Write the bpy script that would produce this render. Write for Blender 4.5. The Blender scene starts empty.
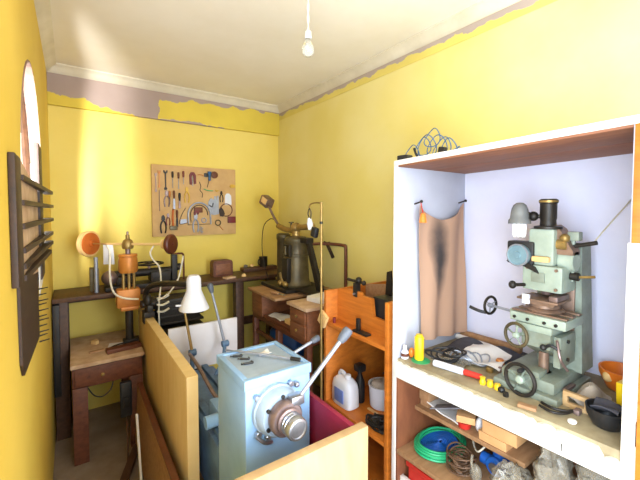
import bpy, bmesh, math, random
from mathutils import Vector, Matrix, noise

random.seed(7)
SC = bpy.context.scene
COL = SC.collection
PI = math.pi

# ------------------------------------------------------------------ camera
CAM_H = 1.67
cam_d = bpy.data.cameras.new('camera')
cam = bpy.data.objects.new('camera', cam_d)
COL.objects.link(cam)
cam_d.sensor_fit = 'HORIZONTAL'
cam_d.sensor_width = 36.0
cam_d.lens = 36.0 * 354.0 / 640.0
cam_d.shift_y = -15.0 / 640.0
cam_d.clip_start = 0.02
cam.location = (0, 0, CAM_H)
cam.rotation_euler = (math.radians(90 - 2.2648), 0, math.radians(-35.101))
SC.camera = cam

# ------------------------------------------------------------------ world, daylight, exposure
w = bpy.data.worlds.new('world')
SC.world = w
w.use_nodes = True
wb = w.node_tree.nodes['Background']
wb.inputs['Color'].default_value = (0.86, 0.93, 1.0, 1)
wb.inputs['Strength'].default_value = 2.2

def area(name, loc, rot, sx, sy, power, color):
    d = bpy.data.lights.new(name, 'AREA')
    d.shape = 'RECTANGLE'; d.size = sx; d.size_y = sy; d.energy = power; d.color = color
    o = bpy.data.objects.new(name, d); COL.objects.link(o)
    o.location = loc; o.rotation_euler = rot
    return o
# daylight through the wide doorway behind the camera
area('daylight_doorway', (1.08, -1.36, 1.30), (math.radians(90), 0, 0), 1.45, 2.3, 84, (0.74, 0.86, 1.0))
# daylight through the side window left of the camera
area('daylight_side_window', (-0.26, -0.32, 1.45), (math.radians(90), 0, math.radians(-90)), 1.25, 1.4, 56, (0.70, 0.84, 1.0))
# daylight through the arched window in the left wall
area('daylight_window', (-0.46, 0.80, 1.85), (math.radians(88), 0, math.radians(-16)), 0.10, 1.3, 190, (0.95, 0.96, 0.95))

vs = SC.view_settings
vs.view_transform = 'Standard'; vs.look = 'None'; vs.gamma = 1.0; vs.use_curve_mapping = False
vs.exposure = 0.58

# ------------------------------------------------------------------ materials
def lin(c):
    c = c / 255.0
    return c / 12.92 if c <= 0.04045 else ((c + 0.055) / 1.055) ** 2.4
def rgb(c): return (lin(c[0]), lin(c[1]), lin(c[2]), 1)

def mat(name, c, rough=0.6, metal=0.0, c2=None, scale=12.0, bump=0.0, stretch=None, amount=0.55, coat=0.0):
    """procedural principled material: base colour broken up with a noise towards c2"""
    m = bpy.data.materials.new(name); m.use_nodes = True
    nt = m.node_tree; b = nt.nodes['Principled BSDF']
    b.inputs['Roughness'].default_value = rough
    b.inputs['Metallic'].default_value = metal
    b.inputs['Coat Weight'].default_value = coat
    if c2 is None: c2 = tuple(max(0, int(v * 0.86)) for v in c)
    tc = nt.nodes.new('ShaderNodeTexCoord'); mp = nt.nodes.new('ShaderNodeMapping')
    nt.links.new(tc.outputs['Object'], mp.inputs['Vector'])
    if stretch: mp.inputs['Scale'].default_value = stretch
    n = nt.nodes.new('ShaderNodeTexNoise'); n.inputs['Scale'].default_value = scale
    n.inputs['Detail'].default_value = 5; n.inputs['Roughness'].default_value = 0.6
    nt.links.new(mp.outputs['Vector'], n.inputs['Vector'])
    r = nt.nodes.new('ShaderNodeValToRGB')
    r.color_ramp.elements[0].position = 0.5 - amount / 2; r.color_ramp.elements[0].color = rgb(c2)
    r.color_ramp.elements[1].position = 0.5 + amount / 2 - 0.1; r.color_ramp.elements[1].color = rgb(c)
    nt.links.new(n.outputs['Fac'], r.inputs['Fac'])
    nt.links.new(r.outputs['Color'], b.inputs['Base Color'])
    if bump:
        bn = nt.nodes.new('ShaderNodeBump'); bn.inputs['Strength'].default_value = bump
        bn.inputs['Distance'].default_value = 0.01
        nt.links.new(n.outputs['Fac'], bn.inputs['Height']); nt.links.new(bn.outputs['Normal'], b.inputs['Normal'])
    return m

M = {}
M['ceiling'] = mat('ceiling_plaster', (238, 230, 218), 0.9, c2=(228, 218, 200), scale=1.6, bump=0.02)
M['cornice'] = mat('cornice_plaster', (220, 210, 190), 0.8, c2=(200, 188, 164), scale=5)
M['floor'] = mat('worn_concrete', (158, 138, 118), 0.75, c2=(120, 98, 76), scale=4, bump=0.15)
M['wood_dark'] = mat('dark_wood', (92, 60, 38), 0.55, c2=(58, 34, 20), scale=6, stretch=(6, 1, 6), bump=0.1)
M['wood_rack'] = mat('rack_wood', (58, 36, 22), 0.6, c2=(34, 20, 12), scale=8, stretch=(5, 1, 5), bump=0.1)
M['wood_red'] = mat('reddish_wood', (112, 62, 38), 0.5, c2=(74, 36, 20), scale=7, stretch=(4, 1, 6), bump=0.08)
M['wood_desk'] = mat('desk_wood', (140, 86, 52), 0.55, c2=(96, 56, 32), scale=6, stretch=(4, 1, 7), bump=0.08)
M['wood_worn'] = mat('worn_table_top', (204, 174, 142), 0.75, c2=(158, 118, 84), scale=9, bump=0.2)
M['wood_orange'] = mat('orange_varnished_wood', (208, 122, 42), 0.45, c2=(170, 90, 26), scale=5, stretch=(3, 1, 8), bump=0.05)
M['wood_tan'] = mat('tan_board', (170, 130, 92), 0.65, c2=(136, 98, 64), scale=7, stretch=(1, 5, 5), bump=0.06)
M['wood_brown'] = mat('cabinet_wood', (134, 80, 48), 0.6, c2=(96, 52, 30), scale=5, stretch=(2, 6, 1), bump=0.06)
M['wood_under'] = mat('cabinet_underside', (150, 96, 64), 0.65, c2=(116, 70, 44), scale=5, stretch=(7, 1, 7))
M['ply'] = mat('pale_plywood', (192, 160, 114), 0.6, c2=(172, 136, 92), scale=4, stretch=(5, 1, 1))
M['ply_yellow'] = mat('varnished_plywood', (228, 198, 140), 0.5, c2=(212, 176, 112), scale=3, stretch=(1, 4, 1))
M['maroon'] = mat('maroon_paint', (142, 28, 58), 0.5, c2=(112, 18, 42), scale=6)
M['whiteboard'] = mat('white_laminate', (226, 222, 224), 0.5, c2=(208, 200, 200), scale=3)
M['white'] = mat('white_paint', (240, 236, 230), 0.6, c2=(226, 218, 208), scale=6, bump=0.04)
M['lav'] = mat('cabinet_lining', (226, 226, 244), 0.8, c2=(212, 212, 234), scale=2.5, bump=0.03)
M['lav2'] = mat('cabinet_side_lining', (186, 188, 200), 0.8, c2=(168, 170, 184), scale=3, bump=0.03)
M['counter'] = mat('stained_counter', (168, 154, 122), 0.7, c2=(116, 98, 68), scale=10, bump=0.1)
M['blue'] = mat('pale_blue_enamel', (150, 186, 222), 0.4, c2=(124, 162, 204), scale=5, bump=0.04)
M['blue_dark'] = mat('grimy_blue_enamel', (92, 124, 156), 0.5, c2=(54, 68, 86), scale=8, bump=0.08)
M['blue_top'] = mat('oily_blue_top', (168, 184, 200), 0.4, c2=(132, 150, 170), scale=9)
M['steel'] = mat('bare_steel', (190, 192, 198), 0.32, 0.9, c2=(140, 142, 150), scale=18)
M['steel_rust'] = mat('browned_steel', (148, 128, 124), 0.42, 0.6, c2=(112, 90, 84), scale=14)
M['steel_soft'] = mat('satin_steel', (164, 168, 178), 0.4, 0.45, c2=(134, 138, 150), scale=20)
M['grey_grip'] = mat('grey_plastic_grip', (98, 103, 112), 0.5, c2=(76, 80, 90), scale=10)
M['iron'] = mat('black_iron', (48, 42, 36), 0.5, 0.3, c2=(26, 22, 20), scale=12, bump=0.1)
M['iron_green'] = mat('dark_olive_iron', (104, 92, 64), 0.42, 0.4, c2=(56, 48, 34), scale=9, bump=0.1)
M['black'] = mat('black_plastic', (34, 34, 36), 0.45, c2=(22, 22, 24), scale=12)
M['brass'] = mat('brass', (178, 148, 88), 0.42, 0.6, c2=(118, 92, 48), scale=14)
M['bronze'] = mat('orange_cast_bronze', (206, 134, 58), 0.45, 0.25, c2=(164, 92, 34), scale=9)
M['ball_orange'] = mat('orange_painted_iron', (206, 110, 46), 0.45, c2=(180, 86, 30), scale=8)
M['ball_cream'] = mat('cream_painted_iron', (236, 200, 140), 0.5, c2=(222, 176, 108), scale=8)
M['ball_brown'] = mat('brown_painted_iron', (96, 44, 26), 0.45, c2=(66, 28, 16), scale=8)
M['cord_white'] = mat('white_cord', (232, 224, 204), 0.8, scale=30)
M['lamp_white'] = mat('white_enamel', (228, 228, 234), 0.35, c2=(214, 214, 222), scale=5)
M['mint'] = mat('pale_green_enamel', (164, 176, 162), 0.42, c2=(126, 138, 122), scale=9, bump=0.05)
M['mint_dark'] = mat('grimy_green_enamel', (146, 156, 142), 0.5, c2=(102, 106, 90), scale=9, bump=0.05)
M['copper'] = mat('coppery_steel', (150, 122, 104), 0.45, 0.4, c2=(108, 84, 68), scale=14)
M['dial'] = mat('blue_grey_dial', (128, 158, 170), 0.35, 0.2, c2=(100, 128, 142), scale=16)
M['cfl'] = mat('bulb_glass', (250, 250, 250), 0.3, c2=(242, 242, 246), scale=5)
M['shade_grey'] = mat('grey_lamp_shade', (118, 120, 120), 0.5, c2=(100, 102, 102), scale=6)
M['red'] = mat('red_plastic', (206, 52, 40), 0.45, c2=(182, 40, 30), scale=8)
M['orange'] = mat('orange_plastic', (236, 132, 40), 0.45, c2=(216, 108, 26), scale=8)
M['yellow'] = mat('yellow_plastic', (242, 206, 30), 0.4, c2=(228, 186, 20), scale=8)
M['green'] = mat('green_plastic', (40, 172, 110), 0.45, c2=(26, 148, 92), scale=8)
M['hose_blue'] = mat('blue_hose', (36, 104, 196), 0.4, c2=(26, 84, 170), scale=8)
M['hose_green'] = mat('green_hose', (44, 178, 120), 0.4, c2=(30, 150, 98), scale=8)
M['wire_blue'] = mat('blue_grey_wire', (58, 108, 156), 0.5, c2=(40, 78, 120), scale=20)
M['wire_brown'] = mat('brown_wire', (112, 84, 62), 0.6, c2=(82, 58, 40), scale=20)
M['cardboard'] = mat('cardboard', (222, 172, 118), 0.8, c2=(204, 150, 96), scale=8)
M['paper'] = mat('paper', (228, 224, 220), 0.85, c2=(210, 204, 200), scale=6)
M['dark_cloth'] = mat('charcoal_cloth', (76, 74, 82), 0.9, c2=(54, 52, 58), scale=20, bump=0.2)
M['rag'] = mat('oily_rag', (190, 176, 160), 0.9, c2=(118, 104, 92), scale=14, bump=0.2)
M['pvc'] = mat('white_plastic', (226, 228, 236), 0.4, c2=(210, 212, 224), scale=5)
M['pvc_blue'] = mat('blue_label', (120, 140, 206), 0.5, c2=(100, 120, 190), scale=8)
M['barrel_blue'] = mat('blue_plastic_drum', (22, 84, 150), 0.4, c2=(14, 60, 118), scale=6)
M['cork'] = mat('tan_pegboard', (206, 168, 114), 0.8, c2=(186, 146, 94), scale=7, bump=0.05)
M['pink'] = mat('pink_plastic', (214, 84, 150), 0.5, scale=8)
M['gold'] = mat('yellow_metal', (222, 180, 60), 0.5, c2=(196, 150, 40), scale=8)
M['leather'] = mat('brown_leather', (110, 60, 34), 0.6, c2=(78, 38, 20), scale=14)
M['dark_red'] = mat('dark_red_paint', (120, 26, 30), 0.5, c2=(92, 18, 22), scale=10)
M['stone'] = mat('grey_stone', (122, 112, 102), 0.8, scale=10)
M['outside'] = mat('weathered_masonry', (158, 128, 114), 0.9, c2=(112, 82, 68), scale=9, bump=0.2)

def glass_like(name, c, alpha, rough=0.25):
    m = mat(name, c, rough, scale=9, c2=tuple(int(v * .9) for v in c), bump=0.4)
    b = m.node_tree.nodes['Principled BSDF']; b.inputs['Alpha'].default_value = alpha
    return m
M['bag'] = glass_like('clear_plastic_film', (176, 168, 152), 0.5)
M['bag_white'] = glass_like('white_plastic_film', (232, 232, 236), 0.9)

def clear_glass(name):
    m = bpy.data.materials.new(name); m.use_nodes = True
    b = m.node_tree.nodes['Principled BSDF']
    b.inputs['Transmission Weight'].default_value = 0.85; b.inputs['Roughness'].default_value = 0.15
    b.inputs['IOR'].default_value = 1.3; b.inputs['Base Color'].default_value = (0.97, 0.99, 1, 1)
    n = m.node_tree.nodes.new('ShaderNodeTexNoise'); n.inputs['Scale'].default_value = 4
    mr = m.node_tree.nodes.new('ShaderNodeMapRange'); mr.inputs['To Min'].default_value = 0.08; mr.inputs['To Max'].default_value = 0.25
    m.node_tree.links.new(n.outputs['Fac'], mr.inputs['Value']); m.node_tree.links.new(mr.outputs['Result'], b.inputs['Roughness'])
    return m
M['glass'] = clear_glass('bulb_clear_glass')

def wall_yellow(name='yellow_wall_paint', c1=(220, 192, 80), c2=(230, 206, 108)):
    m = bpy.data.materials.new(name); m.use_nodes = True
    nt = m.node_tree; b = nt.nodes['Principled BSDF']; b.inputs['Roughness'].default_value = 0.75
    tc = nt.nodes.new('ShaderNodeTexCoord')
    n = nt.nodes.new('ShaderNodeTexNoise'); n.inputs['Scale'].default_value = 1.3; n.inputs['Detail'].default_value = 6
    nt.links.new(tc.outputs['Object'], n.inputs['Vector'])
    r = nt.nodes.new('ShaderNodeValToRGB')
    r.color_ramp.elements[0].position = 0.35; r.color_ramp.elements[0].color = rgb(c1)
    r.color_ramp.elements[1].position = 0.68; r.color_ramp.elements[1].color = rgb(c2)
    nt.links.new(n.outputs['Fac'], r.inputs['Fac']); nt.links.new(r.outputs['Color'], b.inputs['Base Color'])
    n2 = nt.nodes.new('ShaderNodeTexNoise'); n2.inputs['Scale'].default_value = 35; n2.inputs['Detail'].default_value = 4
    nt.links.new(tc.outputs['Object'], n2.inputs['Vector'])
    bp = nt.nodes.new('ShaderNodeBump'); bp.inputs['Strength'].default_value = 0.12; bp.inputs['Distance'].default_value = 0.01
    nt.links.new(n2.outputs['Fac'], bp.inputs['Height']); nt.links.new(bp.outputs['Normal'], b.inputs['Normal'])
    return m
M['yellow_wall'] = wall_yellow()
M['yellow_lightwash'] = wall_yellow('lightwashed_yellow_wall_paint', (222, 204, 116), (228, 214, 146))  # right wall: the pale wash of daylight is put into the yellow
M['yellow_left'] = wall_yellow('shaded_yellow_wall_paint', (208, 174, 58), (220, 188, 76))  # left wall's weaker light and yellow bounce put into a deeper colour

def patchy(name, base_mat_color, patch_color, edge_nodes):
    """paint over bare plaster: edge_nodes builds a 0..1 mask from object coordinates"""
    m = bpy.data.materials.new(name); m.use_nodes = True
    nt = m.node_tree; b = nt.nodes['Principled BSDF']; b.inputs['Roughness'].default_value = 0.8
    tc = nt.nodes.new('ShaderNodeTexCoord'); sx = nt.nodes.new('ShaderNodeSeparateXYZ')
    nt.links.new(tc.outputs['Object'], sx.inputs['Vector'])
    n = nt.nodes.new('ShaderNodeTexNoise'); n.inputs['Scale'].default_value = 7; n.inputs['Detail'].default_value = 5
    nt.links.new(tc.outputs['Object'], n.inputs['Vector'])
    fac = edge_nodes(nt, sx, n)
    mix = nt.nodes.new('ShaderNodeMix'); mix.data_type = 'RGBA'
    mix.inputs['A'].default_value = rgb(base_mat_color); mix.inputs['B'].default_value = rgb(patch_color)
    nt.links.new(fac, mix.inputs['Factor'])
    n3 = nt.nodes.new('ShaderNodeTexNoise'); n3.inputs['Scale'].default_value = 3; n3.inputs['Detail'].default_value = 5
    nt.links.new(tc.outputs['Object'], n3.inputs['Vector'])
    m2 = nt.nodes.new('ShaderNodeMix'); m2.data_type = 'RGBA'; m2.blend_type = 'MULTIPLY'
    rr = nt.nodes.new('ShaderNodeValToRGB'); rr.color_ramp.elements[0].color = (0.82, 0.8, 0.78, 1); rr.color_ramp.elements[0].position = 0.3
    rr.color_ramp.elements[1].position = 0.7
    nt.links.new(n3.outputs['Fac'], rr.inputs['Fac'])
    m2.inputs['Factor'].default_value = 0.8
    nt.links.new(mix.outputs['Result'], m2.inputs['A']); nt.links.new(rr.outputs['Color'], m2.inputs['B'])
    nt.links.new(m2.outputs['Result'], b.inputs['Base Color'])
    return m

def _math(nt, op, a, b=None, clamp=False):
    n = nt.nodes.new('ShaderNodeMath'); n.operation = op; n.use_clamp = clamp
    for i, v in enumerate((a, b)):
        if v is None: continue
        if isinstance(v, (int, float)): n.inputs[i].default_value = v
        else: nt.links.new(v, n.inputs[i])
    return n.outputs[0]
def beam_mask(nt, sx, n):
    # bare plaster left of X = 0.66 (ragged), and a ragged strip along the upper edge further right
    nz = _math(nt, 'MULTIPLY', _math(nt, 'SUBTRACT', n.outputs['Fac'], 0.5), 0.16)
    a = _math(nt, 'LESS_THAN', _math(nt, 'ADD', sx.outputs['X'], nz), 0.68)
    low = _math(nt, 'GREATER_THAN', _math(nt, 'ADD', _math(nt, 'ADD', sx.outputs['Z'], _math(nt, 'MULTIPLY', sx.outputs['X'], 0.12)), nz), 2.565)
    a = _math(nt, 'MULTIPLY', a, low)
    top = _math(nt, 'GREATER_THAN', _math(nt, 'ADD', _math(nt, 'SUBTRACT', sx.outputs['Z'], _math(nt, 'MULTIPLY', sx.outputs['X'], 0.05)), nz), 2.64)
    low2 = _math(nt, 'LESS_THAN', _math(nt, 'ADD', sx.outputs['Z'], _math(nt, 'MULTIPLY', nz, 0.6)), 2.508)
    l2 = _math(nt, 'MULTIPLY', low2, _math(nt, 'GREATER_THAN', sx.outputs['X'], 0.5))
    l2 = _math(nt, 'MULTIPLY', l2, _math(nt, 'LESS_THAN', sx.outputs['X'], 1.3))
    return _math(nt, 'MAXIMUM', _math(nt, 'MAXIMUM', a, top), l2)
M['beam'] = patchy('half_painted_beam', (222, 196, 74), (170, 150, 142), beam_mask)

def stain_cloth():
    m = bpy.data.materials.new('stained_cloth'); m.use_nodes = True
    nt = m.node_tree; b = nt.nodes['Principled BSDF']; b.inputs['Roughness'].default_value = 0.9
    tc = nt.nodes.new('ShaderNodeTexCoord'); sx = nt.nodes.new('ShaderNodeSeparateXYZ')
    nt.links.new(tc.outputs['Object'], sx.inputs['Vector'])
    n = nt.nodes.new('ShaderNodeTexNoise'); n.inputs['Scale'].default_value = 9; n.inputs['Detail'].default_value = 5
    nt.links.new(tc.outputs['Object'], n.inputs['Vector'])
    # soot stain: elongated ellipse, tapering downwards (cloth origin at its upper left corner)
    zz = _math(nt, 'ADD', sx.outputs['Z'], 0.27)
    xx = _math(nt, 'SUBTRACT', sx.outputs['X'], _math(nt, 'ADD', 0.165, _math(nt, 'MULTIPLY', zz, -0.06)))
    wid = _math(nt, 'ADD', 0.085, _math(nt, 'MULTIPLY', zz, 0.10))
    d = _math(nt, 'ADD', _math(nt, 'POWER', _math(nt, 'ABSOLUTE', _math(nt, 'DIVIDE', xx, wid)), 2), _math(nt, 'POWER', _math(nt, 'ABSOLUTE', _math(nt, 'DIVIDE', zz, 0.25)), 2))
    d = _math(nt, 'ADD', d, _math(nt, 'MULTIPLY', _math(nt, 'SUBTRACT', n.outputs['Fac'], 0.5), 0.7))
    r = nt.nodes.new('ShaderNodeValToRGB')
    r.color_ramp.elements[0].position = 0.05; r.color_ramp.elements[0].color = rgb((66, 58, 56))
    r.color_ramp.elements[1].position = 1.0; r.color_ramp.elements[1].color = rgb((176, 140, 116))
    nt.links.new(d, r.inputs['Fac']); nt.links.new(r.outputs['Color'], b.inputs['Base Color'])
    return m
M['cloth'] = stain_cloth()

# ------------------------------------------------------------------ mesh building
def V(*a): return Vector(a[0] if len(a) == 1 else a)
def frame(d):
    d = V(d).normalized()
    up = Vector((0, 0, 1)) if abs(d.z) < 0.95 else Vector((1, 0, 0))
    a = d.cross(up).normalized(); b = a.cross(d).normalized()
    return a, b, d
def root_of(o):
    while o.parent: o = o.parent
    return o

class MB:
    def __init__(self): self.bm = bmesh.new()
    def add(self, verts, faces):
        vs_ = [self.bm.verts.new(v) for v in verts]
        for f in faces:
            try: self.bm.faces.new([vs_[i] for i in f])
            except ValueError: pass
        return self
    def box(self, lo, hi, bev=0.0, rz=0.0):
        """axis-aligned box between two corners, optionally turned about its own centre, bevelled"""
        lo, hi = V(lo), V(hi); c = (lo + hi) / 2
        t = bmesh.new(); bmesh.ops.create_cube(t, size=1)
        for v in t.verts: v.co = Vector((v.co.x * (hi.x - lo.x), v.co.y * (hi.y - lo.y), v.co.z * (hi.z - lo.z)))
        if bev: bmesh.ops.bevel(t, geom=t.edges[:] , offset=bev, segments=2, affect='EDGES', profile=0.6)
        mtx = Matrix.Translation(c) @ Matrix.Rotation(rz, 4, 'Z')
        return self._merge(t, mtx)
    def obox(self, c, size, rot=(0, 0, 0), bev=0.0):
        from mathutils import Euler
        t = bmesh.new(); bmesh.ops.create_cube(t, size=1)
        for v in t.verts: v.co = Vector((v.co.x * size[0], v.co.y * size[1], v.co.z * size[2]))
        if bev: bmesh.ops.bevel(t, geom=t.edges[:], offset=bev, segments=2, affect='EDGES', profile=0.6)
        return self._merge(t, Matrix.Translation(V(c)) @ Euler(rot).to_matrix().to_4x4())
    def _merge(self, t, mtx):
        idx = {}
        for v in t.verts: idx[v] = self.bm.verts.new(mtx @ v.co)
        for f in t.faces: self.bm.faces.new([idx[v] for v in f.verts])
        t.free(); return self
    def lathe(self, prof, org, axis=(0, 0, 1), n=24, closed=False):
        """profile of (radius, height) turned about an axis through org"""
        a, b, d = frame(axis); org = V(org); rings = []
        for r, h in prof:
            if r < 1e-6: rings.append([self.bm.verts.new(org + d * h)])
            else: rings.append([self.bm.verts.new(org + d * h + (a * math.cos(2 * PI * k / n) + b * math.sin(2 * PI * k / n)) * r) for k in range(n)])
        for i in range(len(rings) - 1 + (1 if closed else 0)):
            A, B = rings[i], rings[(i + 1) % len(rings)]
            for k in range(n):
                k2 = (k + 1) % n
                if len(A) == 1 and len(B) == 1: continue
                if len(A) == 1: self.bm.faces.new((A[0], B[k2], B[k]))
                elif len(B) == 1: self.bm.faces.new((A[k], A[k2], B[0]))
                else: self.bm.faces.new((A[k], A[k2], B[k2], B[k]))
        if not closed:
            if len(rings[0]) > 1: self.bm.faces.new(rings[0][::-1])
            if len(rings[-1]) > 1: self.bm.faces.new(rings[-1])
        return self
    def cyl(self, p0, p1, r0, r1=None, n=18, bev=0.0):
        p0, p1 = V(p0), V(p1); L = (p1 - p0).length; r1 = r0 if r1 is None else r1
        if bev: prof = [(max(r0 - bev, 1e-4), 0), (r0, bev), (r1, L - bev), (max(r1 - bev, 1e-4), L)]
        else: prof = [(r0, 0), (r1, L)]
        return self.lathe(prof, p0, p1 - p0, n)
    def torus(self, c, axis, R, r, n=36, m=8, squash=1.0):
        prof = [(R + r * math.cos(2 * PI * k / m), r * squash * math.sin(2 * PI * k / m)) for k in range(m)]
        return self.lathe(prof, c, axis, n, closed=True)
    def ball(self, c, r, n=16):
        rx, ry, rz = (r, r, r) if isinstance(r, (int, float)) else r
        t = bmesh.new(); bmesh.ops.create_uvsphere(t, u_segments=n, v_segments=max(8, n // 2 + 2), radius=1)
        return self._merge(t, Matrix.Translation(V(c)) @ Matrix.Diagonal((rx, ry, rz, 1)))
    def tube(self, pts, r, n=8, sub=6, taper=None, closed=False):
        """round tube along a smooth curve through pts"""
        P = [V(p) for p in pts]
        if len(P) > 2 and sub > 1:
            Q = []; L = len(P); rng = range(L if closed else L - 1)
            for i in rng:
                if closed: p0, p1, p2, p3 = P[(i - 1) % L], P[i], P[(i + 1) % L], P[(i + 2) % L]
                else: p0, p1, p2, p3 = P[max(i - 1, 0)], P[i], P[i + 1], P[min(i + 2, L - 1)]
                for s in range(sub):
                    t = s / sub
                    Q.append(0.5 * ((2 * p1) + (p2 - p0) * t + (2 * p0 - 5 * p1 + 4 * p2 - p3) * t * t + (3 * p1 - p0 - 3 * p2 + p3) * t ** 3))
            if not closed: Q.append(P[-1])
            P = Q
        rings = []; a = None; N = len(P)
        for i, p in enumerate(P):
            if closed: d = (P[(i + 1) % N] - P[i - 1])
            else: d = (P[min(i + 1, N - 1)] - P[max(i - 1, 0)])
            if d.length < 1e-9: d = Vector((0, 0, 1))
            d.normalize()
            if a is None: a, b, _ = frame(d)
            else:
                a = (a - d * a.dot(d))
                if a.length < 1e-6: a, b, _ = frame(d)
                a.normalize(); b = d.cross(a)
            rr = r if taper is None else r + (taper - r) * i / max(1, N - 1)
            rings.append([self.bm.verts.new(p + (a * math.cos(2 * PI * k / n) + b * math.sin(2 * PI * k / n)) * rr) for k in range(n)])
        for i in range(N - 1 + (1 if closed else 0)):
            A, B = rings[i], rings[(i + 1) % N]
            for k in range(n): self.bm.faces.new((A[k], A[(k + 1) % n], B[(k + 1) % n], B[k]))
        if not closed:
            self.bm.faces.new(rings[0][::-1]); self.bm.faces.new(rings[-1])
        return self
    def prism(self, pts, vec):
        """flat outline pushed along vec"""
        vec = V(vec)
        A = [self.bm.verts.new(V(p)) for p in pts]; B = [self.bm.verts.new(V(p) + vec) for p in pts]
        self.bm.faces.new(A[::-1]); self.bm.faces.new(B); n = len(A)
        for k in range(n): self.bm.faces.new((A[k], A[(k + 1) % n], B[(k + 1) % n], B[k]))
        return self
    def sheet(self, fn, nu, nv, thick=0.003):
        """cloth or paper: fn(u, v) gives the surface, given a thickness"""
        G = [[V(fn(i / nu, j / nv)) for j in range(nv + 1)] for i in range(nu + 1)]
        def nrm(i, j):
            a = G[min(i + 1, nu)][j] - G[max(i - 1, 0)][j]; b = G[i][min(j + 1, nv)] - G[i][max(j - 1, 0)]
            c = a.cross(b); return c.normalized() if c.length > 1e-9 else Vector((0, 0, 1))
        T = [[self.bm.verts.new(G[i][j]) for j in range(nv + 1)] for i in range(nu + 1)]
        U = [[self.bm.verts.new(G[i][j] - nrm(i, j) * thick) for j in range(nv + 1)] for i in range(nu + 1)]
        for i in range(nu):
            for j in range(nv):
                self.bm.faces.new((T[i][j], T[i + 1][j], T[i + 1][j + 1], T[i][j + 1]))
                self.bm.faces.new((U[i][j + 1], U[i + 1][j + 1], U[i + 1][j], U[i][j]))
        for i in range(nu):
            self.bm.faces.new((T[i + 1][0], T[i][0], U[i][0], U[i + 1][0])); self.bm.faces.new((T[i][nv], T[i + 1][nv], U[i + 1][nv], U[i][nv]))
        for j in range(nv):
            self.bm.faces.new((T[0][j], T[0][j + 1], U[0][j + 1], U[0][j])); self.bm.faces.new((T[nu][j + 1], T[nu][j], U[nu][j], U[nu][j + 1]))
        return self
    def jitter(self, amp, scale=20, seed=0):
        o = Vector((seed * 7.3, seed * 3.1, seed * 5.7))
        for v in self.bm.verts: v.co += noise.noise_vector(v.co * scale + o) * amp
        return self
    def build(self, name, m, parent=None, origin=None, smooth=38):
        bm = self.bm
        bmesh.ops.recalc_face_normals(bm, faces=bm.faces)
        if parent is not None:
            org = V(root_of(parent)['_o'])
        else:
            if origin is None:
                xs = [v.co for v in bm.verts]
                mn = Vector((min(c.x for c in xs), min(c.y for c in xs), min(c.z for c in xs)))
                mx = Vector((max(c.x for c in xs), max(c.y for c in xs), max(c.z for c in xs)))
                org = Vector(((mn.x + mx.x) / 2, (mn.y + mx.y) / 2, mn.z))
            else: org = V(origin)
        for v in bm.verts: v.co -= org
        for e in bm.edges:
            if len(e.link_faces) == 2 and e.calc_face_angle(0) > math.radians(smooth): e.smooth = False
        me = bpy.data.meshes.new(name)
        for f in bm.faces: f.smooth = True
        bm.to_mesh(me); bm.free()
        me.materials.append(M[m] if isinstance(m, str) else m)
        o = bpy.data.objects.new(name, me); COL.objects.link(o)
        if parent is not None: o.parent = parent
        else: o.location = org; o['_o'] = list(org)
        return o

def tag(o, label, cat, group=None):
    o['label'] = label; o['category'] = cat
    if group: o['group'] = group
    return o
def thing(name, loc, label, cat, group=None):
    o = bpy.data.objects.new(name, None); COL.objects.link(o)
    o.empty_display_size = 0.05
    o.location = loc; o['_o'] = list(loc)
    return tag(o, label, cat, group)
def struct(name, mb, m):
    o = mb.build(name, m, origin=(0, 0, 0)); o['kind'] = 'structure'; return o
def dup(root, loc, label=None, group=None, rz=None):
    r = root.copy(); COL.objects.link(r); r.location = loc
    if rz is not None: r.rotation_euler = (0, 0, rz)
    if label: r['label'] = label
    if group: r['group'] = group
    for ch in list(root.children):
        c = ch.copy(); COL.objects.link(c); c.parent = r
        for g in list(ch.children):
            d = g.copy(); COL.objects.link(d); d.parent = c
    return r
# ================================================================== SETTING
XL, XR, YB, YF, ZC = -0.13, 1.894, 3.50, -1.40, 2.80
WT = 0.08
struct('floor', MB().box((XL - WT, YF - .8, -0.06), (XR + .12, YB + .12, 0)), 'floor')
struct('ceiling', MB().box((XL - WT, YF - .12, ZC), (XR + .12, YB + .12, ZC + .1)), 'ceiling')
struct('wall_back', MB().box((XL - WT, YB, 0), (XR + .12, YB + .12, ZC)), 'yellow_wall')
struct('wall_right', MB().box((XR, YF, 0), (XR + .12, YB, ZC)), 'yellow_lightwash')
# left wall with an arched window opening
wy0, wy1, wzs, wz0 = 1.50, 2.50, 1.76, 1.50
wl = MB()
wl.box((XL - WT, YF, 0), (XL, -1.0, ZC)); wl.box((XL - WT, .36, 0), (XL, wy0, ZC)); wl.box((XL - WT, -1.0, 0), (XL, .36, .62)); wl.box((XL - WT, -1.0, 2.28), (XL, .36, ZC)); wl.box((XL - WT, wy1, 0), (XL, YB, ZC)); wl.box((XL - WT, wy0, 0), (XL, wy1, wz0))
arch = [(XL, wy0 + (wy1 - wy0) * (0.5 - 0.5 * math.cos(PI * k / 20)), wzs + 0.54 * math.sin(PI * k / 20)) for k in range(21)]
pts = [(XL, wy0, ZC)] + [(XL, wy0, wz0)] + arch + [(XL, wy1, wz0), (XL, wy1, ZC)]
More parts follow.
